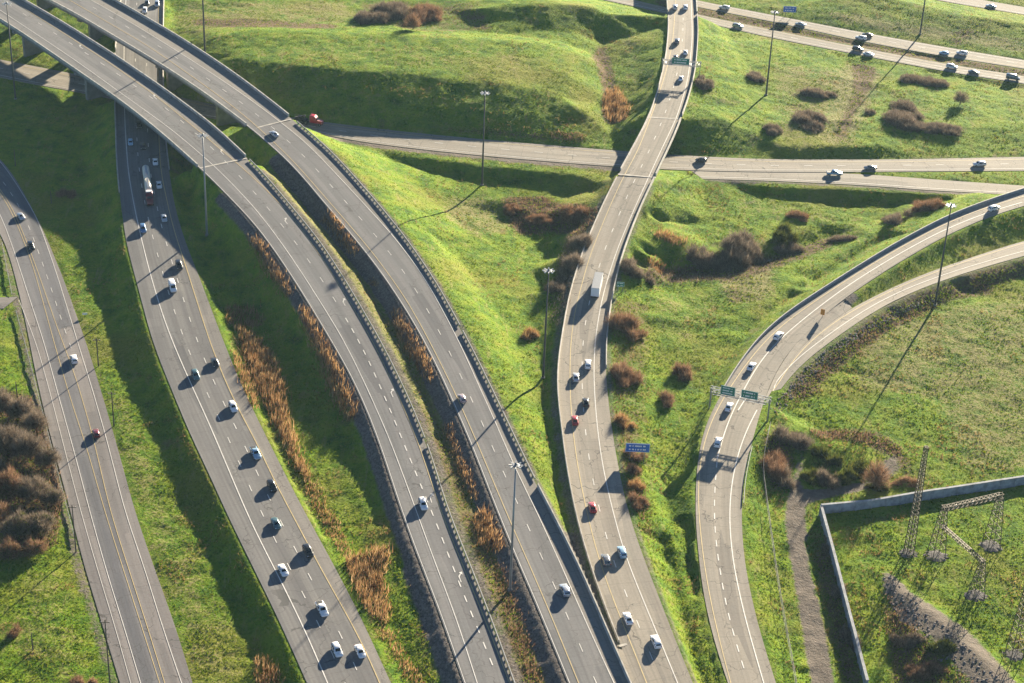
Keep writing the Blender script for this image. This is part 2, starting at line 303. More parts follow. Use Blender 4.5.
R8 = road('loop_ramp', 'y', [(180, 8), (200, 7.5), (250, 6), (290, 5), (340, 4.2), (400, 3.5), (500, 2.8), (683, 2.5)],
  [(1045, 183), (1024, 190), (980.5, 204), (943, 219), (893, 246), (843, 277), (793, 309.5), (768, 329), (748, 352), (729.5, 379.5), (712, 410), (703, 430), (696.5, 467), (695, 513), (697.5, 545), (703, 594.5), (715, 645), (728, 683)],
  [(1045, 200), (1024, 206), (988, 217), (943, 237), (893, 266), (843, 299), (818, 321), (792, 347), (775, 372), (764.5, 398), (752, 441), (743.5, 478), (741, 513), (744, 562), (757, 622), (766, 652), (776, 683)], (80, 80), sig=8)
R9 = road('loop_ramp', 'y', [(200, 2.6), (240, 3), (300, 3.6), (340, 4.0), (400, 3.42), (480, 2.9)],
  [(1045, 236), (1024, 240.5), (968, 258.5), (918, 276), (880.5, 293), (850, 309), (826, 324), (800, 346), (782, 369), (769, 392)],
  [(1045, 250), (1024, 255.5), (968, 271.5), (918, 289), (880.5, 307), (850.5, 327), (828, 343), (800.5, 364.5), (780.5, 388), (768, 407), (758, 428)], (80, 0), sig=8)
GA = [(842, 300), (836, 305), (818, 321), (792, 347), (775, 372), (764, 398)]; GB = [(852, 308), (846, 312), (827, 325), (800, 348), (783, 371), (769, 396)]
DRIVE = road('driveway', 'x', [(-50, .02), (50, .02)], [(-30, 297), (0, 297.5), (18, 297)], [(-30, 309), (0, 308.5), (22, 308)], (30, 0), sig=2)
for d, nm in ((R6b, 'R6b'), (R7b, 'R7b')): pass
ALL = [R1, R2, R3, R4, R5, R6, R6b, R7, R7b, R7c, R8, R9, DRIVE]
MAINS = ALL
def seg(d, side, lo, hi):
    """points of an edge between two values of the road's picture coordinate"""
    e = d[side]; par = np.array([project(q)[0 if d['axis'] == 'x' else 1] for q in e]); return e[(par >= lo) & (par <= hi)]
def onbridge(d, e):
    par = np.array([project(q)[0 if d['axis'] == 'x' else 1] for q in e]); m = np.zeros(len(e), bool)
    for a, b in d['bridge']: m |= (par > a) & (par < b)
    return m
# ------------------------------------------------------------------ terrain
PTS = []
def feat(*pts, step=3.):
    PTS.append(resample([P(x, y, z) for x, y, z in pts], step) if len(pts) > 1 else np.array([P(*pts[0])]))
def toe(d, side, off, drop, lo, hi):
    e = seg(d, side, lo, hi)[::1]
    if len(e) < 3: return
    q = offset(e, off if side == 'L' else -off) if d['_lefty'] else offset(e, -off if side == 'L' else off)
    q = q.copy(); q[:, 2] -= drop; PTS.append(q)
for d in ALL:
    t = d['c'][1]-d['c'][0]; v = d['L'][0]-d['R'][0]; d['_lefty'] = (t[0]*v[1]-t[1]*v[0]) > 0
    for s in 'LR':
        e = d[s]; m = ~onbridge(d, e)
        if d is R9: m &= np.array([project(q)[1] < 325 or s == 'R' for q in e])
        if d is R8 and s == 'R': m &= np.array([not (322 < project(q)[1] < 400) for q in e])
        if d is R6: m &= np.array([not (s == 'R' and project(q)[0] > 690) for q in e])
        if d is R6b: m &= np.array([not (s == 'L' and project(q)[0] < 870) for q in e])
        if d is DRIVE: continue
        if d is R5: # joins R4 at the foot of the picture
            m &= np.array([not (s == 'L' and project(q)[1] > 655) for q in e])
        q = e[m].copy(); PTS.append(q)
        o = offset(q, (.9 if s == 'L' else -.9) * (1 if d['_lefty'] else -1)); o[:, 2] -= .06; PTS.append(o)
# slopes beside the roads: foot lines
toe(R2, 'L', 5.6, 2.8, 300, 900); toe(R2, 'L', 8.5, 4.9, 180, 300); toe(R2, 'L', 11, 6.6, 102, 180)
toe(R2, 'R', 6, 1.6, 190, 900); toe(R2, 'R', 8, 4.2, 105, 190)
toe(R3, 'L', 8.8, 6.6, 190, 300); toe(R3, 'L', 7.2, 5.2, 300, 370); toe(R3, 'L', 5.2, 3.5, 370, 425); toe(R3, 'L', 4.6, 2.3, 425, 520); toe(R3, 'L', 4.6, 1.7, 520, 900)
toe(R3, 'R', 3.2, .3, 172, 900)
toe(R4, 'L', 5.2, 3.4, 150, 260); toe(R4, 'L', 4.6, 2.8, 260, 400); toe(R4, 'L', 4.2, 1.9, 400, 520); toe(R4, 'L', 4.4, 1.7, 520, 640)
toe(R4, 'R', 3.2, .3, 150, 470); toe(R4, 'R', 11, 3.2, 150, 300); toe(R4, 'R', 9, 2.0, 300, 430)
toe(R5, 'L', 3.2, 2.0, 190, 640); toe(R5, 'R', 2.2, .4, 180, 560); toe(R5, 'R', 9, 3.2, 190, 300); toe(R5, 'R', 9, 2.4, 300, 900)
toe(R8, 'R', 5., 2.2, 225, 290); toe(R8, 'L', 2., .25, 190, 420); toe(R8, 'L', 13, 3.6, 195, 280); toe(R8, 'L', 10, 2.8, 280, 330); toe(R8, 'L', 8, 2.6, 330, 560); toe(R8, 'L', 6, 1.8, 560, 900); toe(R8, 'R', 5, 1.2, 430, 900)
toe(R9, 'R', 6.5, 2.5, 232, 400)
toe(R1, 'L', 5, .25, 200, 900); toe(R1, 'R', 4, -.1, 180, 900)
# flat and hilly ground between them
feat((60, 175, .3), (75, 215, .5), (92, 262, .5), (108, 321, .4), (127, 362, .3), (150, 434, .2), (178, 500, .2), (215, 570, .2), (256, 655, .2), (272, 690, .2))
feat((20, 130, .3), (45, 160, .3)); feat((0, 105, .5), (40, 108, .6), (80, 110, .7), (100, 118, .8)); feat((0, 92, .6), (60, 102, .7), (95, 106, .9))
feat((0, 40, 2), (20, 47, 2.5), (40, 40, 3), (70, 35, 3.5), (100, 45, 3)); feat((0, 10, 4), (60, 12, 5), (100, 22, 5)); feat((-60, 250, 0), (-40, 400, 0), (-20, 600, 0), (-20, 760, 0))
feat((0, 330, .1), (20, 420, .2), (30, 520, .2), (50, 620, .3), (70, 690, .3))
feat((190, 200, 2.6), (215, 280, 2.), (240, 340, 1.4), (262, 400, 1.3), (285, 465, 1.2), (310, 520, 1.2), (345, 600, 1.2), (385, 683, 1.2)); feat((225, 250, 3.), (262, 320, 2.), (300, 400, 1.7), (330, 470, 1.7), (370, 560, 1.7), (410, 650, 1.7), (425, 690, 1.7))
feat((180, 125, 2), (210, 145, 3.2), (240, 165, 5), (262, 175, 6)); feat((195, 150, 2.8), (205, 185, 2.8))
feat((280, 168, 8.8), (305, 197, 8.6), (335, 238, 7.8), (365, 280, 6.7), (388, 322, 5.7), (408, 360, 5), (425, 400, 4.4), (445, 440, 4), (465, 485, 3.5), (487, 540, 3), (503, 590, 2.7), (523, 640, 2.5), (545, 690, 2.4))
# big grassed hill in the back
feat((316, 119, 3.0), (406, 130, 3.2), (512, 140, 3.2), (600, 147, 3.2))
feat((212, 54, 9.3), (235, 58, 10.7), (256, 61, 11.3), (300, 65, 12.1), (360, 70, 12.3), (430, 76, 12.1), (500, 83, 11.5), (545, 91, 9.7), (575, 105, 8.7), (596, 121, 5.6))
feat((220, 36, 10.9), (256, 30, 11.9), (350, 33, 12.3), (430, 36, 12.7), (512, 41, 11.9), (560, 46, 10.1), (592, 58, 8.3)); feat((230, 46, 10.9), (300, 50, 11.9), (400, 55, 12.5), (500, 62, 11.7), (570, 74, 10.3))
feat((250, 90, 7.2), (300, 94, 7.6), (360, 100, 7.7), (430, 107, 7.6), (500, 113, 7.3), (550, 122, 6.0))
feat((200, 30, 8.4), (256, 22, 8.4), (350, 24, 8.4), (430, 28, 8.4), (512, 35, 8.4), (560, 41, 8.0)); feat((182, 60, 6.5), (196, 85, 5.7), (235, 108, 3.6), (280, 118, 3.0)); feat((172, 10, 6.5), (176, 40, 6.5), (180, 58, 6.5))
feat((256, 5, 7.3), (350, 3, 6.5), (440, 8, 7.3), (470, 18, 8.4)); feat((480, 8, 11.7), (540, 3, 13.2), (590, 6, 11.7), (607, 14, 9.1)); feat((500, 20, 9.9), (550, 18, 10.7), (580, 24, 8.4)); feat((590, 37, 5.3), (575, 33, 7.3), (530, 30, 8.8))
feat((604, 38, 3.9), (600, 60, 3.8), (608, 85, 3.6), (612, 112, 3.3), (610, 140, 3.2)); feat((622, 40, 5.4), (640, 35, 6.0), (655, 30, 6.5)); feat((625, 118, 3.8), (620, 90, 4.2), (618, 65, 4.5)); feat((640, 90, 5.9), (635, 60, 5.9))
feat((500, -30, 10.7), (560, -25, 9.1), (300, -20, 6.5), (420, -25, 7.3))
# right of the connector, north side
feat((698, 118, 9), (722, 118, 8.4), (748, 131, 6), (768, 148, 3.6)); feat((690, 152, 3.1), (720, 154, 3.1), (768, 156.5, 3.1)); feat((710, 60, 8.6), (720, 90, 8), (740, 110, 6)); feat((735, 45, 4.4), (755, 75, 4), (775, 110, 3.8)); feat((700, 35, 9), (712, 30, 6), (730, 40, 3))
feat((778, 146, 4.8), (850, 146, 4.9), (880, 144, 5.2), (905, 151, 3.6)); feat((785, 156.5, 3.1), (870, 156.5, 3.1), (905, 156, 3.1)); feat((800, 120, 4.8), (880, 118, 5), (960, 125, 4.4), (1030, 130, 4.4)); feat((790, 70, 3.6), (860, 80, 3.2), (930, 92, 3), (1030, 105, 3)); feat((840, 130, 4), (850, 110, 3), (860, 90, 2.4), (862, 70, 1.6))
feat((790, 40, 1.4), (870, 57, 1.2), (950, 76, 1.2), (1030, 90, 1.2)); feat((790, 8, 3), (880, 25, 3.2), (950, 33, 3), (1030, 45, 3)); feat((740, 23, 1.4), (850, 44, 1.2), (950, 60, 1.2)); feat((860, -10, 6), (960, 14, 5.5), (1030, 25, 5))
# valley between the ramps, banks of the crossroad, creek
feat((350, 146, 2.6), (400, 153, 2.9), (440, 161, 3), (482, 166, 3), (512, 169, 3), (565, 173.5, 3), (598, 181, 3.2)); feat((395, 162, 1.4), (440, 173, .6), (482, 180, .4), (520, 183, .4), (565, 188, .4), (590, 193, .5))
feat((380, 165, 6), (420, 190, 3), (450, 215, 1.2), (470, 235, .8), (500, 255, .5), (530, 270, 0), (555, 290, -.2)); feat((465, 205, -.1), (490, 214, -1.6), (512, 220, -1.7), (530, 232, -1.6), (550, 258, -1.6)); feat((500, 200, .2), (540, 215, 0), (570, 230, -.2)); feat((450, 250, 3), (490, 300, 3), (515, 340, 3.2), (532, 380, 3), (545, 430, 3), (556, 470, 3.2)); feat((520, 290, 1.4), (535, 330, 2), (545, 370, 2.2))
feat((575, 545, 3.2), (590, 585, 3.4), (612, 638, 4.4)); feat((560, 500, 3.2), (572, 540, 3.2))
feat((750, 187, 2.5), (800, 188.5, 2.8), (900, 194, 2.8), (962, 198, 2.8)); feat((750, 191, 1.4), (800, 198, .5), (860, 200, .4), (905, 202, .5), (950, 203, .9))
feat((660, 225, 2.2), (700, 222, 1.2), (760, 222, .8), (850, 225, .6), (890, 220, .5)); feat((640, 272, -.3), (660, 274, -1.2), (700, 272, -1.6), (740, 266, -1.6), (765, 260, -1.5), (790, 250, -1.2), (818, 239, -1), (840, 236, -.8)); feat((652, 258, 1.4), (700, 257, 1.2), (735, 248, 1), (780, 240, .8), (810, 230, .6)); feat((650, 285, 1.4), (700, 281, .7), (740, 277, .4), (780, 265, .2), (820, 252, .2))
feat((880, 240, .8), (840, 268, .6), (800, 290, .4), (760, 320, .2), (735, 350, .2), (712, 390, .2), (690, 440, .3), (680, 480, .4)); feat((690, 520, .6), (690, 560, .6), (697, 600, .6), (712, 650, .6), (722, 690, .6)); feat((650, 330, 1.4), (660, 400, 1.3), (655, 460, 1.8), (665, 520, 2), (682, 590, 2.2), (702, 650, 2.2), (715, 690, 2.2)); feat((700, 320, .6), (690, 380, .4), (675, 440, .6))
# field on the right, hummock, track, walled yard
feat((985, 277, 2.2), (1010, 268, 2.4), (1040, 262, 2.2)); feat((960, 290, .2), (1000, 297, .2), (1040, 292, .2)); feat((900, 318, .6), (960, 312, 1), (1030, 318, .9)); feat((830, 370, .8), (900, 380, .5), (960, 400, .4), (1040, 420, .4)); feat((800, 395, 1.2), (850, 420, .5), (900, 440, .3), (1000, 470, .3))
feat((770, 425, 1.8), (785, 417, 2.2), (806, 428, 1.6)); feat((790, 414, .8), (812, 426, .3)); feat((770, 460, .6), (762, 500, .6), (772, 570, .6), (785, 640, .6), (795, 690, .6)); feat((800, 460, .3), (795, 500, .3), (805, 560, .3), (822, 620, .3), (835, 690, .3)); feat((850, 450, .4), (880, 460, .5), (860, 490, .5)); feat((822, 512, .3), (834, 560, .3), (850, 620, .3), (865, 683, .3)); feat((900, 500, .3), (1030, 481, .3))
feat((832, 520, .9), (850, 580, .8), (870, 650, .5), (880, 690, .3)); feat((850, 530, 1.4), (930, 510, 1.3), (1030, 495, 1.3)); feat((890, 540, 1.3), (950, 570, 1.2), (1030, 600, 1.2))
feat((880, 571, 1.4), (905, 594, 2.5), (940, 619, 2.9), (970, 649, 3.1), (1003, 683, 3.2), (1030, 705, 3.2)); feat((884, 570, 1.1), (912, 591, 1.1), (948, 612, 1.1), (982, 641, 1.1), (1015, 674, 1.1), (1040, 695, 1.1)); feat((878, 576, .9), (886, 600, .6), (890, 640, .2), (896, 700, .1)); feat((905, 625, 1.4), (930, 660, 1.7), (960, 700, 1.9)); feat((1000, 640, 1.2), (1040, 660, 1.2))
GX0, GX1, GY0, GY1, GS = -290., 320., 325., 945., .8
nx, ny = int((GX1-GX0)/GS)+1, int((GY1-GY0)/GS)+1
gx = GX0+np.arange(nx)*GS; gy = GY0+np.arange(ny)*GS
allp = np.vstack(PTS); allp = allp[(allp[:, 0] > GX0-60) & (allp[:, 0] < GX1+60) & (allp[:, 1] > GY0-60) & (allp[:, 1] < GY1+60)]
# frame of outer points
fr = [(x, y) for x in np.linspace(GX0-70, GX1+70, 14) for y in (GY0-70, GY1+70)]+[(x, y) for y in np.linspace(GY0-40, GY1+40, 14) for x in (GX0-70, GX1+70)]
fr = np.array([(x, y, allp[np.argmin((allp[:, 0]-x)**2+(allp[:, 1]-y)**2), 2]*.5+.6) for x, y in fr])
allp = np.vstack([allp, fr]); key = np.round(allp[:, :2]/.8).astype(int); _, ui = np.unique(key, axis=0, return_index=True); allp = allp[np.sort(ui)]
dv, de, df, ov, oe, of = geometry.delaunay_2d_cdt([Vector(p[:2]) for p in allp], [], [], 0, 1e-5)
dvz = np.array([[v.x, v.y, allp[o[0], 2] if o else 0] for v, o in zip(dv, ov)])
def raster(tris, Z, mask=None):
    """write the linear interpolation of every triangle onto the terrain grid"""
    for a, b, c in tris:
        i0 = max(0, int(math.ceil((min(a[0], b[0], c[0])-GX0)/GS))); i1 = min(nx-1, int((max(a[0], b[0], c[0])-GX0)/GS))
        j0 = max(0, int(math.ceil((min(a[1], b[1], c[1])-GY0)/GS))); j1 = min(ny-1, int((max(a[1], b[1], c[1])-GY0)/GS))
        if i1 < i0 or j1 < j0: continue
        D = (b[0]-a[0])*(c[1]-a[1])-(c[0]-a[0])*(b[1]-a[1])
        if abs(D) < 1e-9: continue
        X = gx[i0:i1+1][None, :]; Y = gy[j0:j1+1][:, None]
        u = ((X-a[0])*(c[1]-a[1])-(c[0]-a[0])*(Y-a[1]))/D; v = ((b[0]-a[0])*(Y-a[1])-(X-a[0])*(b[1]-a[1]))/D
        m = (u >= -1e-6) & (v >= -1e-6) & (u+v <= 1+1e-6); z = a[2]+u*(b[2]-a[2])+v*(c[2]-a[2])
        s = Z[j0:j1+1, i0:i1+1]; s[m] = z[m]
        if mask is not None: mask[j0:j1+1, i0:i1+1][m] = True
Z = np.zeros((ny, nx))
raster([(dvz[f[0]], dvz[f[1]], dvz[f[2]]) for f in df], Z)
def blur(A, sig):
    r = int(3*sig/GS)+1; k = np.exp(-.5*(np.arange(-r, r+1)*GS/sig)**2); k /= k.sum()
    for ax in (0, 1):
        B = np.pad(A, [(r, r) if i == ax else (0, 0) for i in (0, 1)], mode='edge'); A = sum(w*np.take(B, range(i, i+A.shape[ax]), axis=ax) for i, w in enumerate(k))
    return A
def vnoise(size, seed):
    g = np.random.default_rng(seed); mx, my = int((GX1-GX0)/size)+3, int((GY1-GY0)/size)+3; q = g.uniform(-1, 1, (my, mx))
    fx = (gx-GX0)/size; fy = (gy-GY0)/size; i = fx.astype(int); j = fy.astype(int); u = fx-i; v = fy-j; u = u*u*(3-2*u); v = v*v*(3-2*v)
    a = q[j][:, i]*(1-u)+q[j][:, i+1]*u; b = q[j+1][:, i]*(1-u)+q[j+1][:, i+1]*u
    return a*(1-v)[:, None]+b*v[:, None]
Z = blur(Z, 1.0)
def inpoly(poly):
    poly = np.asarray(poly); i0 = max(0, int((poly[:, 0].min()-GX0)/GS)); i1 = min(nx-1, int((poly[:, 0].max()-GX0)/GS)+1); j0 = max(0, int((poly[:, 1].min()-GY0)/GS)); j1 = min(ny-1, int((poly[:, 1].max()-GY0)/GS)+1)
    m = np.zeros_like(Z, bool)
    if i1 <= i0 or j1 <= j0: return m
    X = gx[i0:i1+1][None, :]; Y = gy[j0:j1+1][:, None]; s = np.zeros((j1-j0+1, i1-i0+1), bool); n = len(poly)
    for k in range(n):
        (xa, ya), (xb, yb) = poly[k], poly[(k+1) % n]
        if ya == yb: continue
        s ^= ((ya > Y) != (yb > Y)) & (X < (xb-xa)*(Y-ya)/(yb-ya)+xa)
    m[j0:j1+1, i0:i1+1] = s; return m
def strip(d, grow, skip_bridge=True):
    L = d['L']; R = d['R']; v = (L-R); v[:, 2] = 0; v /= np.linalg.norm(v, axis=1)[:, None]; L = L+v*grow; R = R-v*grow
    m = onbridge(d, d['L']) & onbridge(d, d['R']) if skip_bridge else np.zeros(len(L), bool); t = []
    for i in range(len(L)-1):
        if m[i] or m[i+1]: continue
        t += [(L[i], R[i], R[i+1]), (L[i], R[i+1], L[i+1])]
    return t
near = np.zeros_like(Z, bool); RZ = np.full_like(Z, 99.); core = np.zeros_like(Z, bool)
for d in ALL:
    zt = np.full_like(Z, 99.); mk = np.zeros_like(Z, bool); raster(strip(d, 1.1), zt, mk); near |= mk; RZ = np.minimum(RZ, zt)
    raster(strip(d, -.2), zt, core)
gp = inpoly([P(x, y, 4)[:2] for x, y in GA+GB[::-1]]) if 'inpoly' in globals() else np.zeros_like(Z, bool); core |= gp; RZ = np.where(gp & (RZ > 90), 3.7, RZ)
fade = 1-blur(near.astype(float), 2.2); fade = np.clip(fade, 0, 1)
Z = Z+fade*(vnoise(17, 1)*.2+vnoise(6, 2)*.14+vnoise(2.4, 3)*.13+vnoise(1.1, 4)*.07)
Z = np.where(near, np.minimum(np.where(RZ < 90, RZ-.12, Z), Z+3), Z); Z = np.where(core, RZ-.35, Z)
def hgt(x, y):
    fx = np.clip((np.asarray(x, float)-GX0)/GS, 0, nx-1.001); fy = np.clip((np.asarray(y, float)-GY0)/GS, 0, ny-1.001); i = fx.astype(int); j = fy.astype(int); u = fx-i; v = fy-j
    return (Z[j, i]*(1-u)+Z[j, i+1]*u)*(1-v)+(Z[j+1, i]*(1-u)+Z[j+1, i+1]*u)*v
def G(x, y, it=6):
    """the spot on the built ground seen at a pixel of the photograph"""
    z = 1.
    for _ in range(it): p = P(x, y, z); z = float(hgt(p[0], p[1]))
    return np.array([p[0], p[1], z])
MASK = {k: np.zeros_like(Z) for k in ('dry', 'lush', 'brown', 'dirt', 'gravel')}
def area(k, pts, val=1.):
    m = inpoly([G(x, y)[:2] for x, y in pts]); MASK[k][m] = np.maximum(MASK[k][m], val)
def band(k, d, side, w0, w1, lo, hi, val=1.):
    e = seg(d, side, lo, hi); sg = (1 if side == 'L' else -1)*(1 if d['_lefty'] else -1); a = offset(e, sg*w0); b = offset(e, sg*w1)
    m = inpoly(np.vstack([a[:, :2], b[::-1, :2]])); MASK[k][m] = np.maximum(MASK[k][m], val)
def line(k, pts, w, val=1.):
    q = resample([G(x, y) for x, y in pts], 2); a = offset(q, w/2); b = offset(q, -w/2); m = inpoly(np.vstack([a[:, :2], b[::-1, :2]])); MASK[k][m] = np.maximum(MASK[k][m], val)
# stony slopes and road edges
band('gravel', R3, 'L', -.5, 3.8, 190, 575, .9); band('gravel', R3, 'L', -.5, 5, 555, 900, .8); band('gravel', R4, 'L', -.5, 4.6, 150, 900, .9); band('dry', R3, 'R', .5, 9, 165, 900, .95); band('brown', R3, 'R', 3, 9, 165, 900, .52); band('gravel', R3, 'R', -.5, 3.4, 165, 900, .62); band('brown', R4, 'R', 0, 4, 140, 480, .5); band('gravel', R4, 'R', -.5, 2.2, 140, 900, .7)
band('gravel', R2, 'R', -.5, 2.2, 190, 900, .45); band('brown', R2, 'R', 1, 4, 190, 900, .42); band('gravel', R5, 'L', -.5, 3.0, 190, 900, .6); band('gravel', R5, 'R', -.5, 2.2, 180, 900, .6); band('brown', R5, 'R', 2, 6, 180, 640, .5)
band('gravel', R9, 'R', -.5, 2.2, 255, 420, .6); band('brown', R9, 'R', 1.5, 8, 250, 420, .95); band('gravel', R8, 'L', -.5, 1.6, 190, 900, .5); band('brown', R8, 'L', .5, 3, 190, 700, .5); band('dirt', R6, 'R', -.5, 3.4, 260, 640, .85); band('brown', R6, 'R', 2, 6, 260, 640, .7); band('dirt', R6, 'L', -.5, 2, 0, 1100, .5); band('brown', R6, 'L', 1, 4, 430, 1100, .55)
band('dirt', R6b, 'R', -.5, 2.5, 690, 1100, .8); band('brown', R7b, 'R', -.3, 4, 650, 1100, .6); band('brown', R7, 'R', -.3, 5, 650, 1100, .8); band('brown', R7b, 'L', -.3, 5, 650, 1100, .8); band('brown', R7, 'L', -.3, 3, 650, 1100, .45); band('dirt', R1, 'L', -.5, 3.2, 180, 900, .62); band('dry', R1, 'R', -.5, 5, 180, 900, .55); band('gravel', R1, 'R', -.5, 1.3, 180, 900, .5); band('gravel', R8, 'R', -.5, 1.3, 420, 900, .5)
area('gravel', [(850, 292), (828, 308), (806, 328), (800, 344), (815, 334), (840, 315), (862, 298)], .8)
# mottled ground
area('brown', [(500, 195), (545, 195), (598, 205), (598, 225), (575, 238), (555, 232), (520, 236), (505, 225)], .75); area('dry', [(440, 190), (500, 195), (520, 230), (480, 240), (440, 215)], .6); area('brown', [(566, 232), (590, 232), (572, 300), (556, 320), (552, 280)], .7)
area('brown', [(648, 262), (700, 262), (760, 256), (790, 250), (820, 238), (842, 236), (842, 243), (800, 262), (740, 280), (652, 281), (636, 276)], .72); area('dry', [(715, 270), (780, 262), (770, 300), (735, 305), (715, 290)], .85); area('brown', [(718, 285), (770, 282), (748, 305), (722, 305)], .5); area('dry', [(660, 190), (760, 190), (880, 215), (870, 235), (800, 225), (700, 215)], .35)
area('dry', [(640, 290), (700, 290), (735, 310), (700, 340), (660, 350)], .4); area('brown', [(612, 300), (655, 300), (652, 400), (640, 520), (618, 500), (610, 420)], .5)
area('dry', [(880, 310), (1040, 290), (1040, 470), (960, 480), (930, 400), (850, 390), (850, 340)], .56); area('dry', [(930, 300), (1040, 300), (1040, 400), (960, 380)], .42); area('brown', [(806, 425), (880, 428), (905, 450), (920, 470), (915, 490), (890, 460), (850, 440), (812, 440)], .72); area('brown', [(940, 290), (990, 284), (1000, 295), (960, 300)], .6)
area('dirt', [(803, 446), (808, 446), (804, 462), (801, 480), (804, 491), (845, 485), (876, 480), (876, 487), (845, 494), (805, 504), (806, 530), (808, 561), (818, 600), (830, 654), (837, 690), (811, 690), (806, 654), (796, 600), (790, 561), (785, 529), (787, 500), (792, 480)], 1.); line('dry', [(797, 530), (800, 561), (808, 600), (819, 654), (825, 690)], 1.4, .9); area('brown', [(806, 505), (815, 520), (820, 560), (836, 620), (850, 690), (838, 690), (826, 620), (812, 560)], .8); area('dirt', [(872, 470), (895, 452), (900, 470), (880, 490), (868, 486)], .75)
area('brown', [(815, 520), (836, 560), (850, 620), (865, 690), (846, 690), (832, 620), (818, 560)], .75)
area('dirt', [(879, 571), (890, 572), (912, 592), (946, 614), (980, 640), (1008, 672), (1030, 700), (985, 700), (955, 668), (925, 635), (898, 620), (886, 600)], .8); area('brown', [(880, 575), (905, 605), (930, 640), (970, 690), (890, 700), (886, 640)], .75)
area('brown', [(245, 245), (262, 250), (300, 300), (340, 380), (350, 410), (300, 400), (330, 480), (350, 560), (385, 620), (430, 690), (400, 690), (355, 620), (330, 560), (300, 500), (268, 430), (240, 370), (225, 320)], .35)

area('brown', [(415, 560), (430, 600), (447, 690), (425, 690), (405, 610)], .55); area('dry', [(300, 200), (330, 235), (375, 300), (420, 400), (470, 500), (500, 600), (480, 560), (430, 450), (380, 340), (330, 260), (290, 215)], .8); area('brown', [(420, 400), (470, 490), (500, 590), (530, 690), (505, 690), (480, 590), (445, 490), (410, 410)], .6)
area('brown', [(590, 55), (603, 35), (612, 60), (618, 90), (625, 120), (600, 122), (602, 90)], .85); area('brown', [(355, 0), (470, 0), (500, 30), (420, 32), (360, 18)], .5); area('dry', [(172, 0), (350, 0), (370, 25), (256, 25), (200, 30), (175, 40)], .5); area('brown', [(190, 18), (256, 18), (340, 24), (340, 30), (256, 28), (190, 26)], .7); area('dry', [(230, 40), (500, 48), (580, 80), (520, 82), (430, 72), (250, 60)], .35)
area('dry', [(612, 40), (650, 25), (640, 80), (622, 110)], .45)
area('brown', [(775, 88), (832, 82), (828, 132), (790, 132)], .35); area('brown', [(852, 62), (878, 68), (872, 82), (866, 95), (852, 120), (842, 148), (834, 148), (840, 120), (854, 92)], 1.); area('dry', [(845, 60), (885, 70), (870, 110), (850, 148), (828, 148), (835, 110)], .8); area('brown', [(885, 88), (925, 95), (960, 128), (900, 136), (880, 110)], .4); area('dry', [(770, 60), (850, 70), (840, 140), (770, 140)], .5); area('dry', [(780, 5), (1030, 40), (1030, 55), (870, 30)], .7); area('brown', [(955, 25), (985, 28), (960, 48), (945, 45)], .6); area('brown', [(700, 48), (720, 60), (720, 110), (695, 115)], .4)

area('brown', [(0, 385), (45, 400), (66, 480), (60, 545), (40, 556), (0, 545)], .8); area('dry', [(60, 560), (90, 640), (100, 690), (20, 690), (0, 640), (20, 570)], .45); area('dry', [(190, 520), (250, 650), (262, 690), (205, 690), (170, 600), (150, 530)], .45)
area('dry', [(60, 200), (80, 230), (108, 330), (100, 340), (80, 260)], .3); area('dry', [(110, 370), (140, 410), (190, 540), (170, 540), (130, 440)], .5)
area('brown', [(762, 425), (800, 440), (795, 470), (785, 500), (768, 490), (760, 450)], .75)
line('dry', [(225, 66), (256, 70), (360, 80), (512, 96), (560, 104)], 2.2, .8); line('dry', [(256, 86), (360, 96), (512, 111), (560, 118)], 2.0, .7); line('brown', [(256, 106), (360, 117), (480, 128), (590, 138)], 3., .7)
MASK = {k: blur(v, {'dry': 3.2, 'lush': 3., 'brown': 2.2, 'dirt': 1.1, 'gravel': .9}[k]) for k, v in MASK.items()}
ox0 = np.array([-9000, -5000, -2500, -1300, -800, -550, -420, -340.]); ox1 = np.array([370, 450, 580, 820, 1300, 2500, 5000, 9000.]); oy0 = np.array([-6000, -3000, -1500, -700, -250, -20, 120, 220, 285.]); oy1 = np.array([990, 1060, 1200, 1500, 2100, 3500, 6000, 12000.])
FX = np.r_[ox0, gx, ox1]; FY = np.r_[oy0, gy, oy1]; ii = np.clip(np.arange(len(FX))-len(ox0), 0, nx-1); jj = np.clip(np.arange(len(FY))-len(oy0), 0, ny-1)
FZ = Z[jj][:, ii].copy(); far = (np.minimum(FX-GX0, 0)+np.minimum(GX1-FX, 0))[None, :]+(np.minimum(FY-GY0, 0)+np.minimum(GY1-FY, 0))[:, None]; FZ = FZ*np.exp(far/260)+.8*(1-np.exp(far/260))
XX, YY = np.meshgrid(FX, FY); V = np.stack([XX, YY, FZ], 2).reshape(-1, 3); w = len(FX)
a = (np.arange(len(FY)-1)[:, None]*w+np.arange(w-1)[None, :]).ravel(); Fq = np.stack([a, a+1, a+w+1, a+w], 1)
ground = kind(raw('ground', V, Fq, 'ground'), 'structure'); ground.data.polygons.foreach_set('use_smooth', np.ones(len(Fq), bool))
for k, v in MASK.items():
    at = ground.data.attributes.new(k, 'FLOAT', 'POINT'); at.data.foreach_set('value', v[jj][:, ii].astype(np.float32).ravel())
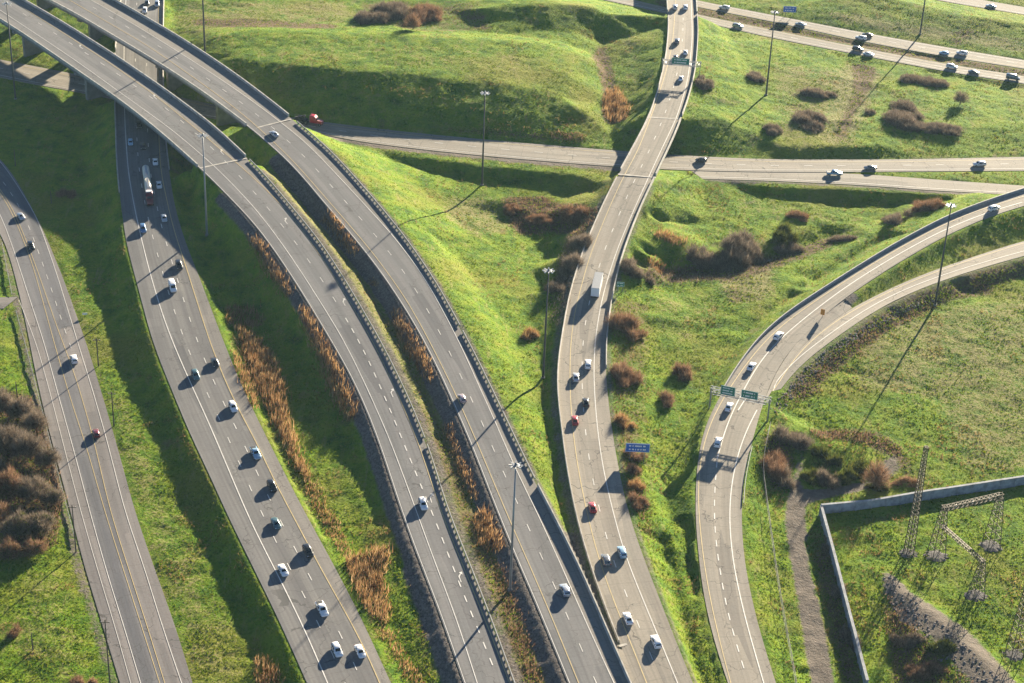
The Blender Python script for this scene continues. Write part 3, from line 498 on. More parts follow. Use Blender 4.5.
# ------------------------------------------------------------------ road surfaces and paint
def surface(name, A, B, mat, up=0., cols=6, skirt=True, uoff=0.):
    """sheet between two matched 3-D lines with UVs in metres and a short skirt on both sides"""
    n = len(A); s = arc((A+B)/2); V = []; UV = []
    ts = np.linspace(0, 1, cols+1); wd = np.linalg.norm((A-B)[:, :2], axis=1)
    rows = []
    for t in ts: rows.append(A*(1-t)+B*t+[0, 0, up])
    us = [wd*t+uoff for t in ts]
    if skirt: rows = [rows[0]-[0, 0, 1.2]]+rows+[rows[-1]-[0, 0, 1.2]]; us = [us[0]]+us+[us[-1]]
    m = len(rows); V = np.stack(rows, 1).reshape(-1, 3); U = np.stack([np.stack(us, 1), np.repeat(s[:, None], m, 1)], 2).reshape(-1, 2)
    a = (np.arange(n-1)[:, None]*m+np.arange(m-1)[None, :]).ravel(); Fq = np.stack([a, a+1, a+m+1, a+m], 1)
    c = np.cross(V[Fq[len(Fq)//2+cols//2, 1]]-V[Fq[len(Fq)//2+cols//2, 0]], V[Fq[len(Fq)//2+cols//2, 3]]-V[Fq[len(Fq)//2+cols//2, 0]])
    if c[2] < 0: Fq = Fq[:, ::-1]
    o = raw(name, V, Fq, mat); o.data.polygons.foreach_set('use_smooth', np.zeros(len(Fq), bool)); uv = o.data.uv_layers.new(name='UVMap'); uv.data.foreach_set('uv', U[Fq.ravel()].astype(np.float32).ravel())
    return kind(o, 'structure')
for d, mat, nm, up in ((R1, 'street_old', 'street', 0), (R2, 'conc_a', 'highway', 0), (R3, 'asph', 'ramp_road', 0), (R4, 'asph', 'ramp_road', 0), (R5, 'conc_b', 'connector_road', .012), (R6, 'conc_d', 'crossroad', 0), (R6b, 'conc_d', 'crossroad', -.01), (R7, 'conc_d', 'highway', 0), (R7b, 'conc_d', 'highway', 0), (R7c, 'conc_d', 'highway', 0), (R8, 'conc_c', 'ramp_road', 0), (R9, 'conc_c', 'ramp_road', -.02), (DRIVE, 'shoulder', 'driveway', .03)):
    d['obj'] = surface(nm, d['L'], d['R'], mat, up)
_a = smooth([P(x+1.5*(x < 840), y, R9['zf'](x, y)) for x, y in GA], 2, 4); _b = smooth([P(x, y, R9['zf'](x, y)) for x, y in GB], 2, 4); _n = max(len(_a), len(_b))
def rs_(p): t_ = np.linspace(0, 1, _n); a_ = arc(p)/arc(p)[-1]; return np.stack([np.interp(t_, a_, p[:, i]) for i in range(3)], 1)
_a = rs_(_a); _b = rs_(_b); _a[:, 2] = [R8['c'][np.argmin(((R8['c'][:, :2]-q[:2])**2).sum(1)), 2] for q in _a]; _b[:, 2] = [R9['c'][np.argmin(((R9['c'][:, :2]-q[:2])**2).sum(1)), 2] for q in _b]
surface('gore_pavement', _a, _b, 'conc_c', .03, 3, False)
_c = rs2 = [R4['R'][i] for i in range(len(R4['R'])) if project(R4['R'][i])[1] > 645]; _c = np.array(_c); _d = np.array([R5['L'][np.argmin(((R5['L'][:, :2]-q[:2])**2).sum(1))] for q in _c])
surface('gore_pavement', _c, _d, 'conc_c', .035, 2, True)
def on(d, p):
    """drop a traced line onto the sheet of its road: height and lateral fraction"""
    q = p.copy(); c = d['c']
    for i, x in enumerate(p):
        k = np.argmin(((c[:, :2]-x[:2])**2).sum(1)); q[i, 2] = np.interp(0, [0, 1], [c[k, 2], 0])
    kk = np.ones(5)/5; z = np.convolve(np.r_[[q[0, 2]]*2, q[:, 2], [q[-1, 2]]*2], kk, 'valid'); q[:, 2] = z; return q
def lat(d, t):   # line at a lateral fraction
    return d['L']*(1-t)+d['R']*t
PAINT = {'white': MB(), 'yellow': MB()}
def stripe(p, w, col, up=.05):
    w *= .8
    a = offset(p, w/2)+[0, 0, up]; b = offset(p, -w/2)+[0, 0, up]; n = len(p)
    PAINT[col].add(np.vstack([a, b]), [(i, i+1, n+i+1, n+i) for i in range(n-1)])
def dashes(p, pitch=12.2, ln=3.05, w=.28, col='white', lo=0, hi=1e9, ph=0, up=.05):
    s = arc(p); x = max(lo, 0)+ph
    while x+ln < min(s[-1], hi):
        t = np.array([x, x+ln/2, x+ln]); q = np.stack([np.interp(t, s, p[:, i]) for i in range(3)], 1); stripe(q, w, col, up); x += pitch
def tl(d, pts, ex=None): return on(d, d['tr'](pts, 9., ex if ex is not None else (0, 0)))
def inset(d, side, off):
    v = (d['R']-d['L']); v /= np.linalg.norm(v, axis=1)[:, None]
    return d['L']+v*off if side == 'L' else d['R']-v*off
# highway with three lanes
w2 = tl(R2, [(126, -2), (124, 40), (124, 100), (125, 125), (128, 171), (135, 211), (142.5, 243.5), (150, 273.5), (162.5, 315), (172.5, 342), (190, 382), (207.5, 419.5), (225, 461), (246, 511), (256, 533), (281, 581), (306, 632), (328, 684)], (60, 80)); y2 = tl(R2, [(159, -2), (158, 40), (158, 90), (158.5, 130), (160.5, 171), (172.5, 226), (185, 263.5), (209.5, 341), (222.5, 374.5), (237.5, 408), (256, 441), (276, 484.5), (291, 512), (318.5, 564.5), (341, 604.5), (363.5, 644.5), (380, 684)], (60, 80))
stripe(w2, .34, 'white'); stripe(y2, .3, 'yellow')
_dummy = None
def between(a, b, t):
    n = len(a); j = np.array([np.argmin(((b[:, :2]-q[:2])**2).sum(1)) for q in a]).astype(float); j = np.convolve(np.r_[[j[0]]*3, j, [j[-1]]*3], np.ones(7)/7, 'valid'); r = np.stack([np.interp(j, np.arange(len(b)), b[:, i]) for i in range(3)], 1); return a*(1-t)+r*t
dashes(between(w2, y2, 1/3), ph=3); dashes(between(w2, y2, 2/3), ph=6)
surface('road_shoulder', on(R2, y2), on(R2, between(y2, R2['R'], 1.)), 'shoulder', .02, 2, False)
# flyover ramps
w3 = tl(R3, [(0, 10), (75, 60), (125, 96), (175, 132), (220, 171), (256, 209), (281, 242), (306, 279), (331, 319), (345, 342), (368.5, 391), (391, 442), (413.5, 503), (431, 552), (456, 617), (477.5, 684)], (50, 80)); r3 = tl(R3, [(14, 2), (62, 32), (110, 63), (155, 95), (205, 136), (245, 170), (260, 183), (288.5, 212), (316, 248.5), (343.5, 291), (373.5, 342), (396, 389.5), (418.5, 442), (441, 512), (463.5, 567), (486, 622), (510, 684)], (50, 80))
stripe(w3, .26, 'white'); stripe(r3, .26, 'yellow')
dl = tl(R3, [(8, 4), (48, 29), (95, 59), (125, 79), (165, 107), (205, 141), (238, 174), (262, 201), (285, 228.5), (308.5, 260), (331, 293.5), (347, 320), (363.5, 349), (386, 399.5), (408.5, 455), (423.5, 492), (437, 524), (455, 573), (475, 622), (497, 676)], (0, 0))
sy = np.array([project(q)[1] for q in dl]); s = arc(dl); s0 = float(np.interp(318, sy, s)); dashes(dl, hi=s0, w=.26); dashes(dl, 6.1, 2.6, .36, lo=s0)
stripe(inset(R3, 'L', .35), .18, 'white')
y4 = tl(R4, [(90, 12), (150, 47), (200, 82), (219, 96), (238, 110), (263, 132), (290.5, 158), (311, 181), (343.5, 218.5), (373.5, 253.5), (406, 298.5), (430, 342), (456, 394.5), (481, 452), (506, 512), (537, 582), (562, 642), (579, 684)], (60, 80)); w4 = tl(R4, [(100, 5), (138, 26.5), (175.5, 50), (213, 74), (250, 99), (280.5, 122), (307, 143), (333.5, 171), (368.5, 208.5), (396, 238.5), (426, 279), (458, 339), (481, 390), (506, 446), (512, 462), (537, 512), (562, 567), (587, 624.5), (614.5, 684)], (60, 80))
surface('road_shoulder', on(R4, w4), on(R4, between(w4, R4['R'], 1.)), 'shoulder', .02, 2, False); surface('road_shoulder', on(R3, r3), on(R3, between(r3, R3['R'], 1.)), 'shoulder', .02, 2, False)
stripe(y4, .26, 'yellow'); stripe(w4, .26, 'white'); dashes(between(y4, w4, .5), ph=4, w=.26); stripe(inset(R4, 'L', .35), .2, 'white')
# connector
y5 = tl(R5, [(676, -1), (672.5, 45), (666, 72), (654.5, 107.5), (638, 151), (624, 175), (609, 208), (589.5, 256), (574.5, 311), (570.5, 342), (569.5, 379.5), (571.5, 419.5), (577.5, 467), (586.5, 511), (597, 554.5), (612, 597), (629.5, 640), (647, 684)], (60, 60)); w5 = tl(R5, [(691, -1), (692.5, 37.5), (688, 80), (677, 117.5), (662, 148), (651, 172), (634.5, 208.5), (617, 249), (602, 297), (594.5, 342), (593.5, 379.5), (597, 427), (603, 469.5), (613, 512.5), (624.5, 554.5), (642, 597.5), (662, 645), (678, 684)], (60, 60))
stripe(y5, .28, 'yellow'); stripe(w5, .28, 'white'); dashes(between(y5, w5, .5), ph=7)
# street: two yellow lines, edge lines and the paler worn edges
y1 = tl(R1, [(-14, 176), (0, 191), (15, 218.5), (32.5, 263.5), (54, 342), (69, 394.5), (87.5, 450), (105, 512), (125, 574.5), (145, 637), (160, 684)], (20, 60)); y1b = tl(R1, [(-12, 175), (2, 190), (17, 217.5), (35, 263.5), (58, 330), (75, 374.5), (92.5, 434.5), (110.5, 512), (130, 573), (150, 635), (165, 684)], (20, 60)); l1 = tl(R1, [(-12, 195), (0, 212), (15, 253.5), (30, 300), (44, 342), (57.5, 392), (75, 454.5), (90, 512), (107.5, 574.5), (125, 629.5), (141, 684)], (20, 60)); r1 = tl(R1, [(-22, 140), (-6, 154), (9, 172), (37.5, 218), (57.5, 276), (78, 343), (92.5, 389.5), (107.5, 442), (125, 512), (145, 569.5), (162.5, 627), (182, 684)], (20, 60)); l1b = tl(R1, [(19, 300), (36, 342), (50, 392), (66, 454.5), (81, 512), (99, 574.5), (116, 629.5), (131, 684)], (0, 60))
for p, c, wd in ((y1, 'yellow', .2), (y1b, 'yellow', .2), (l1, 'white', .2), (r1, 'white', .2), (l1b, 'white', .14)): stripe(p, wd, c, .07)
q = between(y1b, r1, .42); dashes(q, 9, 3.2, .2, hi=float(arc(q)[int(len(q)*.48)]), up=.07)
surface('street', on(R1, between(l1, r1, 0.)), on(R1, between(l1, y1b, 1.)), 'street', .025, 4, False)
kq = between(y1b, r1, 1.); n0 = int(len(kq)*.42); surface('street', on(R1, y1b)[:n0], on(R1, kq)[:n0], 'street', .024, 4, False)
# cross road, far highways
for d, cols in ((R6, (('L', 2.2, 'yellow'), ('R', 1.6, 'white'))), (R6b, (('R', 1.6, 'white'),)), (R7, (('L', 1.5, 'white'), ('R', 1.5, 'yellow'))), (R7b, (('L', 1.5, 'yellow'), ('R', 1.5, 'white'))), (R7c, (('R', 1.5, 'white'),)), (R8, ()), (R9, (('R', 2.6, 'white'), ('L', 1.2, 'yellow')))):
    for sd, of_, c in cols: stripe(inset(d, sd, of_), .26, c)
for d in (R6, R7, R7b): dashes(lat(d, .5))
y8 = tl(R8, [(1022, 197), (980, 209), (943, 224.5), (893, 251.5), (843, 282.5), (793, 316), (768, 337), (752, 356), (744, 367), (730.5, 386), (715, 412), (706, 433), (699.5, 462), (697.5, 492), (698.5, 514), (704.5, 570), (717, 632), (731, 684)], (60, 60)); w8 = tl(R8, [(1022, 202.5), (988, 212), (943, 230), (893, 257), (843, 288.5), (793, 327), (773, 346), (762, 357), (744.5, 388), (728, 420), (722, 439), (717, 459.5)]); d8 = tl(R8, [(717, 462), (714.3, 492), (713.3, 513), (717, 554.5), (728, 617), (748, 682)]); w9 = tl(R9, [(1022, 250), (968, 266), (918, 281), (880.5, 298.5), (843, 321), (816, 342), (793, 367), (768, 395), (756, 412)]); g9 = tl(R9, [(838, 316), (818, 329), (795.5, 343), (777.5, 360), (762, 376), (749, 392), (738, 411)]); w9b = tl(R8, [(757, 410), (749, 423), (739.5, 447), (732, 477), (728.5, 512), (732, 559.5), (744.5, 617), (764, 684)])
stripe(y8, .26, 'yellow'); stripe(w8, .36, 'white'); dashes(d8, 6.1, 2.8, .34); stripe(g9, .36, 'white', .09); stripe(w9b, .34, 'white')
for c, mb in PAINT.items(): kind(mb.build('lane_markings', c), 'structure')
# painted lane arrows on the ramp: a bent shaft with a head
ar = MB()
for px, py in ((80, 47), (154, 97), (221, 152), (285, 221), (343, 302), (391, 393), (430, 498), (459, 577)):
    p = P(px, py, R3['zf'](px, py)); k = np.argmin(((R3['c'][:, :2]-p[:2])**2).sum(1)); t = R3['c'][k+1]-R3['c'][k]; t /= np.linalg.norm(t); n = np.array([-t[1], t[0], 0]); o = np.array([p[0], p[1], R3['c'][k, 2]+.055])
    def q(u, v): return o+t*u*.9+n*v*.7
    ar.add([q(2.4, -.12), q(2.4, .2), q(0, .2), q(-.3, -.12), q(-1.6, 1.0), q(-1.35, 1.25)], [(0, 1, 2, 3), (3, 2, 5, 4)])
    ar.add([q(-.75, 1.5), q(-2.2, 1.75), q(-1.95, .5)], [(0, 1, 2)])
kind(ar.build('lane_arrows', 'white'), 'structure')
# joint bands at bridge ends
jb = MB()
for (xa, ya), (xb, yb), d in (((200, 168), (247, 158), R3), ((251, 129), (291, 119), R4), ((618, 174), (656, 177.5), R5), ((647, 117), (681, 119), R5), ((619, 646), (627, 644), R5)):
    a = P(xa, ya, d['zf'](xa, ya)+.06); b = P(xb, yb, d['zf'](xb, yb)+.06); t = b-a; t /= np.linalg.norm(t); n = np.array([-t[1], t[0], 0])*.4; jb.add([a+n, a-n, b-n, b+n], [(0, 1, 2, 3)])
kind(jb.build('bridge_joints', 'barrier'), 'structure')
# ------------------------------------------------------------------ bridges, barriers, rails
def part(mb, name, mat, root, sm=False):
    o = mb.build(name, mat, root, sm); o.location = -root.location; return o
def loft(A, B, ztop, zbot, grow=0.):
    v = (A-B); v[:, 2] = 0; v /= np.linalg.norm(v, axis=1)[:, None]; A = A+v*grow; B = B-v*grow; n = len(A); mb = MB()
    V = np.concatenate([A+[0, 0, ztop], B+[0, 0, ztop], B+[0, 0, zbot], A+[0, 0, zbot]]); f = []
    for i in range(n-1):
        for a, b in ((0, 1), (1, 2), (2, 3), (3, 0)): f.append((a*n+i, a*n+i+1, b*n+i+1, b*n+i))
    return mb.add(V, f+[(0, n, 2*n, 3*n), (n-1, 2*n-1, 3*n-1, 4*n-1)])
def bridge(d, lo, hi, label, piers=(), par_h=(1.05, 1.05), girders=5, depth=1.5):
    m = (d['par'] > lo) & (d['par'] < hi); L = d['L'][m]; R = d['R'][m]; root = thing('overpass_bridge', label, 'bridge', (L[len(L)//2]+R[len(L)//2])/2)
    part(loft(L, R, -.03, -.42, .3), 'deck_slab', 'conc', root)
    for t in np.linspace(.1, .9, girders): part(MB().sweep(L*(1-t)+R*t, [(-.28, -.43), (.28, -.43), (.34, -.43-depth), (-.34, -.43-depth)]), 'girder', 'conc', root)
    sg = 1 if d['_lefty'] else -1
    for e, s_, h in ((L, 1, par_h[0]), (R, -1, par_h[1])): part(MB().sweep(offset(e, sg*s_*.1), [(-.24, -.02), (.24, -.02), (.2, h), (-.2, h)]), 'parapet', 'barrier', root)
    for px, py in piers:
        g = G(px, py); k = np.argmin(((d['c'][:, :2]-g[:2])**2).sum(1)); c = d['c'][k]; v = d['L'][k]-d['R'][k]; v[2] = 0; wv = np.linalg.norm(v); v /= wv
        top = c[2]-.44-depth; rot = math.atan2(v[1], v[0]); zb = float(hgt(c[0], c[1]))-1.2
        Mx = Matrix.Translation((float(c[0]), float(c[1]), 0)) @ Matrix.Rotation(rot, 4, 'Z')
        o = part(MB().box((0, 0, (zb+top-1.2)/2), (wv*.5, 1.5, top-1.2-zb), Mx), 'pier', 'conc', root); 
        cp = MB().add([Mx @ Vector(q) for q in [(-wv*.47, y, top) for y in (-.95, .95)]+[(wv*.47, y, top) for y in (-.95, .95)]+[(-wv*.47, y, top-.7) for y in (-.95, .95)]+[(wv*.47, y, top-.7) for y in (-.95, .95)]+[(-wv*.27, y, top-1.5) for y in (-.95, .95)]+[(wv*.27, y, top-1.5) for y in (-.95, .95)]],
            [(0, 1, 3, 2), (0, 4, 5, 1), (2, 3, 7, 6), (4, 8, 9, 5), (6, 7, 11, 10), (8, 10, 11, 9), (0, 2, 6, 10, 8, 4), (1, 5, 9, 11, 7, 3)]).build('pier_cap', 'conc', o)
    for k in (0, -1):
        if not (lo < -500 and k == 0):
            a, b = L[k], R[k]; mb = MB().bar(a-[0, 0, 1.6], b-[0, 0, 1.6], 1.2, 3.0); part(mb, 'abutment', 'conc', root)
    return root
bridge(R3, -9999, 163, 'curved two lane overpass in the upper left, the nearer of the two flyovers', [(27, 54), (99, 97)])
bridge(R4, -9999, 124, 'farther of the two curved flyovers, with a lone car just past its end', [(36, 11), (97, 38), (173, 90), (227, 124)])
bridge(R2, 52, 99, 'bridge that carries the three lane highway over the crossroad, underneath both flyovers', par_h=(.9, .9), girders=6)
bridge(R5, 117, 176, 'bridge that carries the pale connector road over the crossroad in the middle', par_h=(.85, .85))
bridge(R5, -9999, 13, 'bridge of the pale connector road over the far highway at the top edge', par_h=(.85, .85))
def barrier(d, side, lo, hi, label, h=.85, w=.2, mat='barrier', name='concrete_barrier', out=.1, cat='barrier'):
    e = seg(d, side, lo, hi); sg = (1 if d['_lefty'] else -1)*(1 if side == 'L' else -1); p = offset(e, sg*out)
    o = MB().sweep(p, [(-w*1.25, -.25), (w*1.25, -.25), (w*.8, .3), (w*.6, h), (-w*.6, h), (-w*.8, .3)]).build(name, mat); return tag(o, label, cat)
barrier(R5, 'L', 14, 117, 'pale concrete barrier on the left edge of the connector road, above its middle bridge')
barrier(R5, 'R', 14, 117, 'pale concrete barrier on the right edge of the connector road, above its middle bridge', 1.05)
barrier(R5, 'L', 176, 646, 'long pale concrete barrier on the left edge of the connector road, below the bridge', .6)
barrier(R5, 'R', 177, 372, 'pale concrete barrier on the right edge of the connector road, ending beside the russet bushes', 1.0)
barrier(R4, 'R', 484, 900, 'solid concrete barrier with a wide shadow on the lower right edge of the right ramp', 1.1, .26, 'barrier')
barrier(R8, 'L', 150, 392, 'concrete barrier along the outer left edge of the curved loop ramp', 1.0, .22, 'rail')
barrier(R2, 'L', 99, 196, 'low concrete barrier on the left edge of the highway just past the overpasses', .85)
barrier(R2, 'R', 99, 172, 'low concrete barrier on the right edge of the highway just past the overpasses', .85)
barrier(R2, 'R', -60, 51, 'low concrete barrier right of the highway at the top edge', .85)
barrier(R2, 'L', -60, 51, 'low concrete barrier left of the highway at the top edge', .85)
def guard_rail(d, side, lo, hi, label, pitch=2.45, out=.25):
    e = seg(d, side, lo, hi); sg = (1 if d['_lefty'] else -1)*(1 if side == 'L' else -1); p = offset(e, sg*out); root = thing('guard_rail', label, 'guard rail', p[0], 0, 'open concrete rails along the ramps')
    part(MB().sweep(p, [(-.12, .33), (.12, .33), (.12, .73), (-.12, .73)]), 'rail', 'rail', root)
    s = arc(p); q = [np.array([np.interp(t, s, p[:, i]) for i in range(3)]+[np.interp(t+.3, s, p[:, 0])-np.interp(t-.3, s, p[:, 0]), np.interp(t+.3, s, p[:, 1])-np.interp(t-.3, s, p[:, 1])]) for t in np.arange(1, s[-1]-1, pitch)]
    pr = None; extra = MB()
    q = q[::-1]
    for i, a in enumerate(q):
        if i >= 100: extra.box((0, 0, .15), (.8, .2, .36), Matrix.Translation(Vector(a[:3])-root.location) @ Matrix.Rotation(math.atan2(a[4], a[3]), 4, 'Z')); continue
        if pr is None: pr = MB().box((0, 0, .15), (.8, .2, .36)).build('post', 'rail', root); o = pr
        else: o = pr.copy(); COL.objects.link(o)
        o.location = Vector(a[:3])-root.location; o.rotation_euler = (0, 0, math.atan2(a[4], a[3]))
    if extra.v: kind(extra.build('post_row', 'rail', root), 'stuff')
guard_rail(R3, 'R', 160, 440, 'open rail on the right edge of the left ramp, upper stretch below the overpass')
guard_rail(R3, 'R', 440, 900, 'open rail on the right edge of the left ramp, lower stretch to the bottom')
guard_rail(R4, 'R', 122, 330, 'open rail on the right edge of the right ramp, upper stretch')
guard_rail(R4, 'R', 330, 484, 'open rail on the right edge of the right ramp, just above the solid barrier')
# R8 lower right: thin steel rail beside the gantry
def steel_rail(px, label, h=.7):
    p = smooth([G(x, y) for x, y in px], 2.5, 5); p[:, 2] = hgt(p[:, 0], p[:, 1]); root = thing('steel_guard_rail', label, 'guard rail', p[0]); part(MB().sweep(p, [(-.05, h-.3), (.05, h-.3), (.09, h-.15), (.05, h), (-.05, h)]), 'rail', 'steel', root)
    s = arc(p); pr = None
    for t in np.arange(.5, s[-1], max(4., s[-1]/95)):
        a = Vector([np.interp(t, s, p[:, i]) for i in range(3)])
        if pr is None: pr = o = MB().box((0, 0, h/2-.2), (.14, .14, h+.3)).build('post', 'steel', root)
        else: o = pr.copy(); COL.objects.link(o)
        o.location = a-root.location
steel_rail([(2, 244), (7, 270), (12, 296)], 'pale steel guard rail along the left edge of the street, above the driveway')
steel_rail([(16, 312), (26, 348), (36, 388), (47, 430), (58, 474), (66, 505), (76, 545)], 'pale steel guard rail along the left edge of the street beside the thicket')
steel_rail([(752, 448), (747, 470), (744, 490), (743.5, 505)], 'short steel guard rail on the right edge of the loop ramp below the gantry')
# ------------------------------------------------------------------ walls and fences
def flood_wall():
    a = [G(866, 690), G(848, 620), G(832, 558), G(820, 514)]; b = [G(820, 514), G(870, 508), G(930, 499), G(1060, 479)]
    for pts, lab in ((a, 'grey concrete wall between the dirt track and the green yard'), (b, 'grey concrete wall behind the lattice masts, running to the right edge')):
        p = resample(pts, 2.2); p[:, 2] = hgt(p[:, 0], p[:, 1]); kk = np.ones(15)/15; p[:, 2] = np.convolve(np.r_[[p[0, 2]]*7, p[:, 2], [p[-1, 2]]*7], kk, 'valid'); root = thing('retaining_wall', lab, 'wall', p[0])
        part(MB().sweep(p, [(-.3, -1.), (.3, -1.), (.25, 2.7), (-.25, 2.7)]), 'panel', 'wall', root); part(MB().sweep(p, [(-.36, 2.702), (.36, 2.702), (.36, 2.92), (-.36, 2.92)]), 'coping', 'wall', root)
        pl = MB(); s = arc(p)
        for t in np.arange(1, s[-1], 4.4):
            c = [np.interp(t, s, p[:, i]) for i in range(3)]; tx = np.interp(t+.5, s, p[:, 0])-np.interp(t-.5, s, p[:, 0]); ty = np.interp(t+.5, s, p[:, 1])-np.interp(t-.5, s, p[:, 1]); pl.box((0, 0, 1.2), (.4, 1.0, 2.9), Matrix.Translation(c) @ Matrix.Rotation(math.atan2(ty, tx), 4, 'Z'))
        part(pl, 'pilasters', 'wall', root)
flood_wall()
def mesh_fence(px, label, h=2.2):
    p = smooth([G(x, y) for x, y in px], 2.5, 4); p[:, 2] = hgt(p[:, 0], p[:, 1]); root = thing('wire_fence', label, 'fence', p[0])
    part(MB().sweep(p, [(-.04, h-.06), (.04, h-.06), (.04, h+.04), (-.04, h+.04)]), 'top_rail', 'wire', root); w = MB()
    for z in np.linspace(.15, h-.2, 7): w.sweep(p, [(-.012, z), (.012, z), (.012, z+.024), (-.012, z+.024)])
    part(w, 'wire_mesh', 'wire', root); s = arc(p); pr = None
    for t in np.arange(.3, s[-1], 3.2):
        a = Vector([np.interp(t, s, p[:, i]) for i in range(3)])
        if pr is None: pr = o = MB().bar((0, 0, -.3), (0, 0, h+.1), .09, n=6).build('post', 'wire', root)
        else: o = pr.copy(); COL.objects.link(o)
        o.location = a-root.location
mesh_fence([(770, 428), (766, 445), (762, 470), (766, 500), (772, 545), (780, 600), (788, 645), (796, 690)], 'wire mesh fence between the loop ramp and the dirt track')
# ------------------------------------------------------------------ masts, poles
def pole_mb(h, r0_, r1_, n=8): return MB().lathe([(r0_, -.6), (r0_, .02), (r0_*.8, h*.35), (r1_, h)], n=n)
def high_mast(bx, by, tx, ty, label, mat='steel'):
    g = G(bx, by); h = min(np.arange(15, 45, .25), key=lambda q: abs(project(g+[0, 0, q])[1]-ty)); root = thing('high_mast_light', label, 'light mast', g, 0, 'tall floodlight masts')
    pole_mb(h, .38, .17).build('pole', mat, root, True); MB().lathe([(.6, -.5), (.6, .35), (.45, .4)], n=10).build('base', 'conc', root)
    ring = MB().lathe([(.75, h-.35), (.95, h-.3), (.95, h-.1), (.75, h-.05)], n=16).build('lamp_ring', 'steel', root); MB().lathe([(.3, h-.2), (.35, h+.3), (.1, h+.6)], n=10).build('cap', 'steel', root)
    for k in range(8):
        a = k*math.pi/4; c, s_ = math.cos(a), math.sin(a); lm = MB().bar((c*.9, s_*.9, h-.2), (c*1.75, s_*1.75, h-.1), .32, .22).build('floodlight', 'lamp', root); MB().box((c*1.4, s_*1.4, h-.38), (.3, .3, .05)).build('lens', 'lens', lm)
high_mast(935, 305, 951, 205, 'tall dark light mast at the edge of the dry field on the right', 'dsteel')
high_mast(766, 95, 773, 12, 'tall dark light mast on the far grass right of the connector road', 'dsteel')
high_mast(482, 185, 485, 93, 'tall dark light mast at the foot of the shaded bank in the upper middle', 'dsteel')
high_mast(543, 378, 548, 270, 'tall dark light mast on the green slope left of the connector road', 'dsteel')
high_mast(510, 590, 517, 465, 'tall pale light mast in the median between the two ramps at the bottom')
high_mast(207, 235, 204, 135, 'tall pale light mast in the ditch left of the nearer flyover')
high_mast(15.5, 99, 5, 3, 'tall dark light mast in the top left corner beside the flyover', 'dsteel')
high_mast(205, 54, 203, -58, 'tall dark light mast left of the big grass hill, cut off at the top', 'dsteel')
high_mast(920, 34, 928, -35, 'tall dark light mast beyond the far highway at the top right', 'dsteel')
def wood_pole(bx, by, ty, label, arm=True):
    g = G(bx, by); h = min(np.arange(3, 25, .25), key=lambda q: abs(project(g+[0, 0, q])[1]-ty)); root = thing('utility_pole', label, 'utility pole', g, 0, 'wooden poles along the street'); pole_mb(h, .2, .13).build('pole', 'wood', root)
    if arm: MB().box((0, 0, h-.7), (2.2, .14, .16)).build('crossarm', 'wood', root); MB().box((.9, 0, h-.5), (.1, .1, .25)).box((-.9, 0, h-.5), (.1, .1, .25)).build('insulator', 'lamp', root)
wood_pole(98.5, 366, 338, 'wooden pole on the right verge of the street, level with the white car')
wood_pole(114, 426, 392, 'wooden pole on the right verge of the street, level with the dark red car')
wood_pole(76, 552, 505, 'wooden pole on the left verge of the street below the thicket')
wood_pole(110, 684, 620, 'wooden pole on the left verge of the street at the bottom edge')
wood_pole(15.5, 166, 149, 'short wooden pole on the sunlit strip above the street in the upper left', False)
wood_pole(51.5, 203, 191, 'stubby wooden post beside the brown bush right of the street', False)
wood_pole(17.5, 400, 382, 'wooden pole at the upper edge of the thicket', False)
wood_pole(33, 650, 633, 'dead slim post standing in the lower left meadow', False)
# ------------------------------------------------------------------ signs
def lettering(mb, x0, x1, zs, y, seed):
    r = random.Random(seed)
    for z, hh in zs:
        x = x0
        while x < x1-.25:
            w_ = min(r.uniform(.14, .26), x1-x); mb.box((x+w_/2, y, z), (w_, .03, hh)); x += w_+(.09 if r.random() < .8 else .4)
def sign_panel(root, cx, cz, w_, h_, mat, seed, y=-.25, rows=2):
    f = MB().box((cx, y, cz), (w_, .1, h_)).build('sign_panel', mat, root); b = MB()
    for dx, dz, a, c in ((0, h_/2-.09, w_-.1, .07), (0, -h_/2+.09, w_-.1, .07), (-w_/2+.09, 0, .07, h_-.25), (w_/2-.09, 0, .07, h_-.25)): b.box((cx+dx, y-.065, cz+dz), (a, .03, c))
    b.build('border', 'signwhite', f); t = MB(); hh = h_/(rows*2.1); lettering(t, cx-w_*.36, cx+w_*.36, [(cz+h_*(.5-(i+.5)/rows)*.82, hh*.72) for i in range(rows)], y-.065, seed); t.build('lettering', 'signwhite', f)
